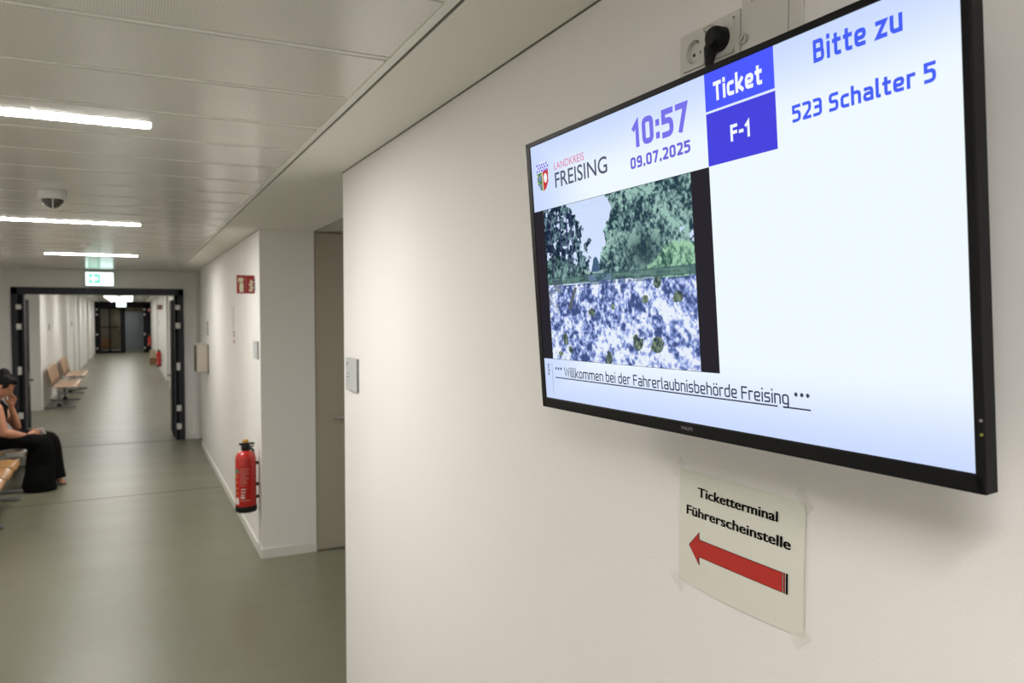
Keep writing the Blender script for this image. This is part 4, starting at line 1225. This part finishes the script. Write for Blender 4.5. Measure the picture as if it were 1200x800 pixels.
# ------------------------------------------------------------------ beam seating
def bench(ys, feet, label):
    y0 = ys[0]
    t = empty('beam_bench', (-1.36, y0, 0), label, 'bench', 'wooden waiting benches along the left wall')
    prof = [(-.17, .455), (-.10, .437), (0.0, .430), (.12, .436), (.22, .446), (.275, .440), (.305, .418), (.312, .392)]
    bprof = [(-.135, .47), (-.150, .56), (-.175, .68), (-.205, .80), (-.215, .83)]
    def shell(pr, yc, w, name, th=.012):
        q = MB(); vs = []; n = len(pr); m = 8
        for k, (x, z) in enumerate(pr):
            ww = w * (.86 if k in (0, n - 1) else 1)
            for j in range(m + 1):
                s = -1 + 2 * j / m
                dz = -.010 * (1 - s * s) if name == 'seat' else 0
                dx = -.012 * (1 - s * s) if name != 'seat' else 0
                vs.append((x + dx, yc + s * ww / 2, z + dz))
        low = [(a + (0.0 if name == 'seat' else -th), b, c - (th if name == 'seat' else 0)) for a, b, c in vs]
        if name == 'seat':
            low = [(a - (th if i // (m + 1) >= n - 2 else 0), b, c + (th * .8 if i // (m + 1) >= n - 1 else 0)) for i, (a, b, c) in enumerate(low)]
        N = len(vs); fs = []
        for k in range(n - 1):
            for j in range(m):
                a = k * (m + 1) + j
                fs.append((a, a + 1, a + m + 2, a + m + 1)); fs.append((N + a, N + a + m + 1, N + a + m + 2, N + a + 1))
        rim = [j for j in range(m + 1)] + [k * (m + 1) + m for k in range(1, n)] + [(n - 1) * (m + 1) + j for j in range(m - 1, -1, -1)] + [k * (m + 1) for k in range(n - 2, 0, -1)]
        for i in range(len(rim)):
            a, b = rim[i], rim[(i + 1) % len(rim)]
            fs.append((a, N + a, N + b, b))
        q.add(vs + low, fs, True)
        return q.build(name, M['wood'], t)
    for y in ys:
        yc = y - y0
        shell(prof, yc, .46, 'seat'); shell(bprof, yc, .44, 'backrest')
        for s in (-.15, .15):
            q = MB(); q.tube([(.20, yc + s, .418), (.0, yc + s, .405), (-.12, yc + s, .43), (-.16, yc + s, .50), (-.20, yc + s, .70)], .009, 8); q.build('seat_bracket', M['grey_metal'], t)
    a, b = min(ys + feet) - y0 - .2, max(ys + feet) - y0 + .2
    MB().bbox(-.03, .03, a, b, .345, .395, .004).build('beam', M['grey_metal'], t)
    for yf in feet:
        q = MB(); q.bbox(-.022, .022, yf - y0 - .022, yf - y0 + .022, .04, .35, .004); q.build('leg', M['grey_metal'], t)
        q = MB(); q.bbox(-.29, .30, yf - y0 - .025, yf - y0 + .025, .012, .045, .008); q.build('foot_bar', M['grey_metal'], t)
        q = MB(); q.bbox(-.045, .045, yf - y0 - .036, yf - y0 + .036, .040, .095, .006); q.build('leg_collar', M['black_rubber'], t)
    # grey end cap of the seat row
    for e, s in ((min(ys) - y0 - .245, -1), (max(ys) - y0 + .245, 1)):
        q = MB(); q.bbox(.12, .30, e - .006, e + .006, .385, .440, .005); q.build('end_bracket', M['steel'], t)
    return t
bench([9.17, 8.66, 8.15, 7.64], [9.45, 8.24], 'nearest waiting bench with empty wooden seats, cut by the left picture edge')
bench([10.12, 10.63, 11.14, 11.65], [9.84, 11.40], 'waiting bench on which the person in black sits')
bench([18.80, 19.31, 19.82, 20.33], [18.50, 20.05], 'nearer empty wooden bench beyond the open doorway')
bench([22.05, 22.56, 23.07, 23.58], [21.70, 23.10], 'farther empty wooden bench beyond the open doorway')

# ------------------------------------------------------------------ seated person
pe = empty('person', (-1.36, 10.08, 0), 'seated person in black clothes with dark pinned hair, bent over a phone', 'person')
PO = Vector((-1.36, 10.08, 0))
def pv(x, y, z): return Vector((x, y, z)) - PO
HM = Matrix.Translation(pv(-1.262, 10.02, 1.150)) @ Matrix.Rotation(math.radians(34), 4, 'Y') @ Matrix.Rotation(math.radians(-8), 4, 'Z')
b = MB()
b.ell((0, 0, .035), (.092, .074, .098), 20, 14, HM)
b.ell((.030, 0, -.045), (.062, .056, .066), 18, 12, HM)
b.ell((.050, 0, -.092), (.026, .026, .020), 12, 8, HM)
b.ell((.094, 0, -.010), (.018, .012, .028), 12, 8, HM)
b.ell((.104, 0, -.024), (.014, .014, .011), 12, 8, HM)
b.ell((.082, .030, .018), (.012, .020, .008), 10, 8, HM); b.ell((.082, -.030, .018), (.012, .020, .008), 10, 8, HM)
b.ell((.084, 0, -.058), (.012, .022, .006), 12, 8, HM); b.ell((.082, 0, -.068), (.011, .018, .006), 12, 8, HM)
for s in (-1, 1): b.ell((-.004, s * .076, -.010), (.018, .010, .030), 10, 8, HM)
nk = HM @ Vector((-.025, 0, -.07))
b.chain([nk, pv(-1.335, 10.06, 1.03), pv(-1.38, 10.07, .97)], [.054, .055, .075])
# torso
b.loft([(pv(-1.40, 10.07, .46), (.13, 0, 0), (0, .17, 0)), (pv(-1.41, 10.07, .56), (.12, 0, 0), (0, .165, 0)), (pv(-1.40, 10.07, .68), (.10, 0, 0), (0, .135, 0)),
        (pv(-1.385, 10.07, .80), (.11, 0, .02), (0, .155, 0)), (pv(-1.37, 10.07, .90), (.10, 0, .02), (0, .175, 0)), (pv(-1.37, 10.07, .965), (.065, 0, 0), (0, .13, 0))])
# arms
shR, elR, wrR = pv(-1.320, 9.885, .915), pv(-1.245, 9.83, .665), pv(-1.050, 9.90, .605)
b.chain([shR, shR.lerp(elR, .45), elR, elR.lerp(wrR, .3), wrR], [.070, .060, .050, .050, .030])
shL, elL, wrL = pv(-1.345, 10.245, .925), pv(-1.16, 10.19, .675), pv(-1.205, 10.095, .925)
b.chain([shL, shL.lerp(elL, .45), elL, elL.lerp(wrL, .3), wrL], [.060, .048, .040, .042, .026])
def hand(b, wr, d, side, palm_n, curl=.5, s=1.0):
    """d along the hand, side = towards the thumb, palm_n = out of the palm"""
    d, side, n = Vector(d).normalized(), Vector(side).normalized(), Vector(palm_n).normalized()
    pc = wr + d * .050 * s
    b.chain([wr, wr + d * .03 * s], [.026 * s, .026 * s])
    for k in (-1.5, -.5, .5, 1.5):
        b.chain([wr + d * .02 * s + side * k * .012 * s, wr + d * .085 * s + side * k * .0195 * s], [.014 * s, .0115 * s])
    for k, L in ((-1.5, .060), (-.5, .072), (.5, .078), (1.5, .070)):
        p = wr + d * .085 * s + side * k * .0195 * s; dd = d.copy(); pts = [p]
        for q_, f_ in enumerate((.45, .30, .25)):
            dd = (dd * math.cos(curl) + n * math.sin(curl)).normalized(); dd = dd
            p = p + dd * L * f_ * s * 1.05; pts.append(p)
        b.chain(pts, [.0102 * s, .0094 * s, .0086 * s, .0072 * s])
    p = wr + d * .025 * s + side * .026 * s
    b.chain([p, p + d * .028 * s + side * .022 * s + n * .01, p + d * .054 * s + side * .026 * s + n * .022, p + d * .074 * s + side * .020 * s + n * .028], [.014 * s, .0120 * s, .0105 * s, .0082 * s])
hand(b, wrR, (1, .25, .05), (.1, .3, 1), (-.2, 1, .1), .55)
hand(b, wrL, (.25, -.25, 1), (-1, -.3, .2), (-.6, -.6, .2), .55)
# lower legs and feet
for (kn, an, toe) in ((pv(-.93, 9.93, .47), pv(-.985, 9.86, .09), pv(-.86, 9.86, .030)), (pv(-.89, 10.20, .47), pv(-.865, 10.16, .09), pv(-.70, 10.13, .034))):
    b.chain([kn, kn.lerp(an, .35), an], [.055, .052, .036])
    hl = Vector((an.x - .03, an.y, .045))
    b.chain([an, hl], [.036, .030]); b.chain([hl, an.lerp(toe, .5) + Vector((0, 0, .005)), Vector((toe.x - .03, toe.y, .036))], [.030, .034, .030])
    for k in range(5):
        yy = toe.y + (-.030 + k * .015); b.chain([(toe.x - .04, yy, .033), (toe.x - .004 - .005 * abs(k - 3), yy, .028)], [.011, .010])
remeshed('body', b, M['skin'], .0055, 3, pe)
# sleeveless top
q = MB()
q.loft([(pv(-1.40, 10.07, .50), (.160, 0, 0), (0, .195, 0)), (pv(-1.41, 10.07, .60), (.150, 0, 0), (0, .188, 0)), (pv(-1.40, 10.07, .69), (.138, 0, 0), (0, .168, 0)),
        (pv(-1.383, 10.07, .80), (.150, 0, .02), (0, .182, 0)), (pv(-1.37, 10.07, .89), (.134, 0, .02), (0, .180, 0)), (pv(-1.375, 10.07, .945), (.105, 0, 0), (0, .130, 0))])
for s_ in (-.110, .110): q.chain([pv(-1.27, 10.07 + s_, .90), pv(-1.335, 10.07 + s_ * 1.05, .985), pv(-1.43, 10.07 + s_, .95)], [.034, .032, .034])
remeshed('sleeveless_top', q, M['black_cloth'], .009, 4, pe)
# wide trousers
q = MB()
q.loft([(pv(-1.42, 10.07, .60), (.15, 0, 0), (0, .19, 0)), (pv(-1.41, 10.07, .53), (.175, 0, 0), (0, .215, 0)), (pv(-1.40, 10.07, .47), (.16, 0, 0), (0, .20, 0))])
def leg(hy, kx, ky, hx, hyy, hz, rx):
    q.loft([(pv(-1.36, hy, .55), (0, .115, 0), (0, 0, .10)), (pv(-1.15, (hy + ky) / 2, .565), (0, .12, 0), (0, 0, .092)), (pv(kx - .08, ky, .535), (0, .115, 0), (0, 0, .092)),
            (pv(kx + .0, ky, .505), (0, .112, 0), (.03, 0, .085)), (pv(kx + .055, ky, .475), (0, .085, 0), (.02, 0, .050))], 22)
    rings = [((kx - .02, ky, .565), .045, .06), ((kx - .015, ky, .54), .085, .105), ((kx - .01, ky, .44), .108, .118), ((kx - .01 + (hx - kx) * .4, ky, .28), .135, .125), ((hx, hyy, hz + .10), rx * .92, .130), ((hx + .005, hyy, hz), rx, .138)]
    q.loft([(pv(*c), (a, 0, 0), (0, bb, 0)) for c, a, bb in rings], 26)
leg(9.97, -.885, 9.93, -.935, 9.88, .010, .172)
leg(10.17, -.835, 10.19, -.865, 10.17, .085, .168)
q.ell(pv(-1.15, 10.07, .52), (.30, .11, .07))
q.loft([(pv(-.93, 10.05, .50), (.12, 0, 0), (0, .12, 0)), (pv(-.96, 10.04, .25), (.12, 0, 0), (0, .12, 0)), (pv(-.97, 10.03, .06), (.12, 0, 0), (0, .12, 0))])
remeshed('trousers', q, M['black_cloth'], .010, 4, pe)
# hair pinned up
q = MB()
q.ell((-.022, 0, .052), (.100, .086, .100), 20, 14, HM)
q.ell((.035, 0, .090), (.062, .066, .048), 16, 10, HM)
q.ell((-.055, 0, -.010), (.062, .074, .070), 16, 10, HM)
q.ell((-.075, .0, .125), (.058, .060, .052), 16, 10, HM)
for s in (-1, 1): q.ell((.008, s * .066, .035), (.050, .018, .055), 12, 8, HM)
remeshed('hair', q, M['hair'], .008, 2, pe)
for (an, toe) in ((pv(-.985, 9.86, .09), pv(-.86, 9.86, .03)), (pv(-.865, 10.16, .09), pv(-.70, 10.13, .03))):
    q = MB(); n = 18; x0, x1 = an.x - .065, toe.x + .012; cx, L = (x0 + x1) / 2, (x1 - x0) / 2
    q.loft([((cx, toe.y, .000), (L, 0, 0), (0, .046, 0)), ((cx, toe.y, .014), (L, 0, 0), (0, .046, 0))], 20)
    q.tube([(toe.x - .06, toe.y - .044, .01), (toe.x - .07, toe.y - .03, .062), (toe.x - .07, toe.y, .074), (toe.x - .07, toe.y + .03, .062), (toe.x - .06, toe.y + .044, .01)], .008, 8)
    q.build('sandal', M['sandal'], pe)
ph = MB().bbox(-.036, .036, -.004, .004, -.075, .075, .003).build('phone', M['phone'])
ph.location = (-.925, 9.985, .632); ph.rotation_euler = (math.radians(60), math.radians(62), math.radians(12))
tag(ph, 'pale phone held in the right hand of the seated person', 'phone')
